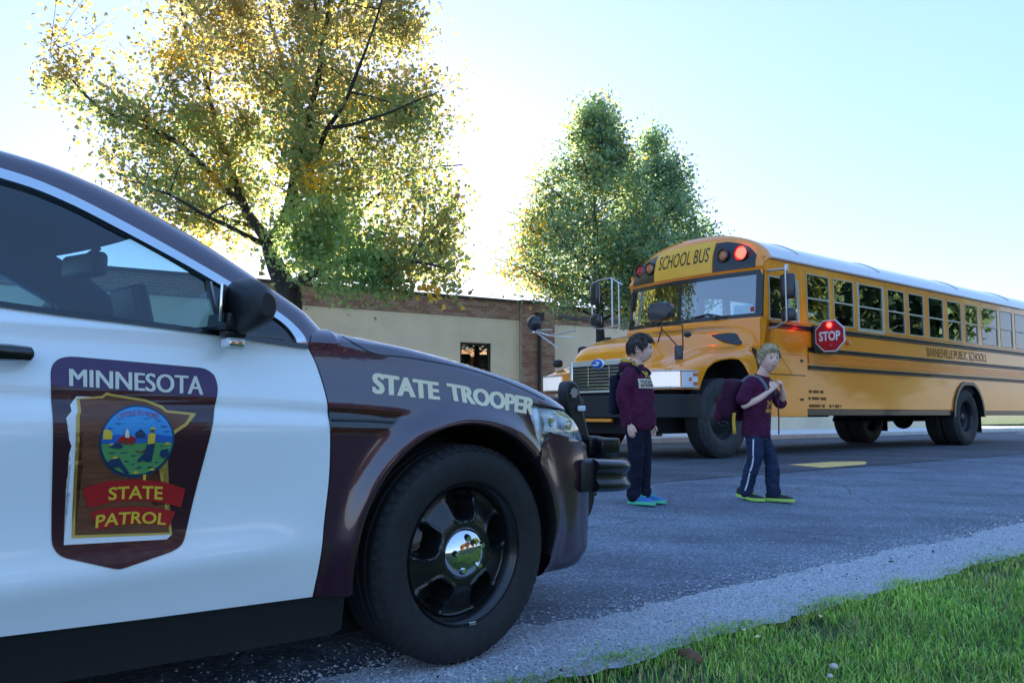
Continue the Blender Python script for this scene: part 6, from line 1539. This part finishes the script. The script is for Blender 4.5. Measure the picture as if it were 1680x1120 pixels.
F=[(2*i,2*i+1,2*i+3,2*i+2) for i in range(len(st_)-1)]; decal('trouser_stripe',pn_,M_whitec,P,Vector((0,1,0)),.003,p2_,F)
shoe(p2_,-.095,-.080,.004,R(12),.235,M_bsh,M_lime,lift=.25); shoe(p2_,.090,.072,.0,R(18),.235,M_bsh,M_lime)
P,F=gridpts((.3,-.05,.74),(0,.11,0),(0,0,.035),8,3); decal('shirt_print',ts,M_orp,P,axp,.003,p2_,F)
decal('shirt_emblem',ts,M_orp,[(.3,-.005+u*1.5,.785+v*1.0) for u,v in ev],axp,.004,p2_,ef)
k2=empty('backpack',(bx2,by2,g2),(0,0,yaw2)); tag(k2,'maroon backpack hanging off the back of the boy leaning forward','backpack')
mb=MB(); mb.rbox((-.19,-.05,.85),(.17,.29,.36),.06,rot=Matrix.Rotation(R(12),3,'Y')); fuse('pack',mb,M_packm,k2,.01,3,wr=.010,ws_=11,seed=15)
mb=MB(); mb.rbox((-.275,-.06,.775),(.09,.25,.21),.035,rot=Matrix.Rotation(R(12),3,'Y')); fuse('front_pocket',mb,M_pack2,k2,.01,2,wr=.010,ws_=14,seed=2)
for sy in (-1,1):
    mb=MB(); mb.tube(cr([(-.10,.09*sy,1.0),(-.02,.095*sy,1.045),(.065,.085*sy,1.03),(.118,.075*sy,.96),(.128,.06*sy,.89)],4),.015,8,squash=.3); mb.build('strap',M_strap,k2,ang=0)
mb=MB(); mb.tube(cr([(.15,.06,.86),(.155,.065,.72),(.15,.068,.56)],3),.006,5); mb.build('strap_end',M_bk,k2,ang=0)
mb=MB(); mb.tube(cr([(-.13,-.17,.74),(-.135,-.172,.66),(-.13,-.168,.56)],3),.016,8,squash=.25); mb.build('yellow_tag',M_yst,k2,ang=0)
# ------------------------------------------------------------------ small things on the verge
M_leafd=noisy(M('dry_leaf',(.16,.085,.045),.8),30,.4); M_peb=noisy(M('pale_pebble',(.55,.5,.45),.8),30,.2)
def on_ground(px,py,zz=-.25):
    d=at(px,py,1.0)-Vector((0,0,CAMH)); k=(zz-CAMH)/d.z; return Vector((0,0,CAMH))+d*k
p=on_ground(1132,1078,-.22); mb=MB(); 
mb.grid(lambda u,v:((u-.5)*.085,(v-.5)*.04*math.sin(PI*min(max(u,.03),.97))**.6*2*.6,.012*math.cos((v-.5)*5)+.022*math.sin(u*3)+.004*math.sin(u*20)),12,6)
o=mb.build('fallen_leaf',M_leafd,ang=0); o.location=p; o.rotation_euler=(R(10),R(14),R(-24)); s_=o.modifiers.new('t','SOLIDIFY'); s_.thickness=.001; tag(o,'curled brown fallen leaf lying in the grass near the gravel edge','leaf')
for (px,py,r,lb) in ((1368,1092,.016,'larger pale stone half sunk in the grass'),(1362,1108,.011,'smaller white stone just below the pale one in the grass')):
    p=on_ground(px,py,-.235); mb=MB(); mb.sphere((0,0,0),(r,r*.8,r*.65),14,9); mb.v=[tuple(Vector(q)*(1+.18*noise.noise(Vector(q)*90))) for q in mb.v]; o=mb.build('pebble',M_peb,ang=0); o.location=p; o.rotation_euler=(0,0,.6); tag(o,lb,'stone',None)

M_yl=M('yellow_leaf',(.75,.62,.28),.8)
for k_,(px,py,sz,lb) in enumerate(((1243,1044,.012,'tiny pale leaf in the grass right of the curled brown leaf'),(1346,1010,.013,'tiny yellow leaf fallen in the grass, above the pale stones'),(1411,1054,.012,'tiny yellow leaf in the grass just right of the pale stones'),(1561,1064,.015,'small cream leaf lying lowest at the right in the grass'),(1503,964,.012,'tiny yellow leaf high on the verge near the gravel'),(1220,1033,.010,'smallest pale leaf bit at the grass edge by the gravel'))):
    p=on_ground(px,py,-.225); mb=MB(); mb.grid(lambda u,v:((u-.5)*2*sz,(v-.5)*1.2*sz*math.sin(PI*min(max(u,.05),.95)),.004*math.sin(u*4)+.004*(v-.5)**2),6,4)
    o=mb.build('fallen_leaf',M_yl,ang=0); o.location=p; o.rotation_euler=(R(20),R(-15),k_*1.1); tag(o,lb,'leaf')
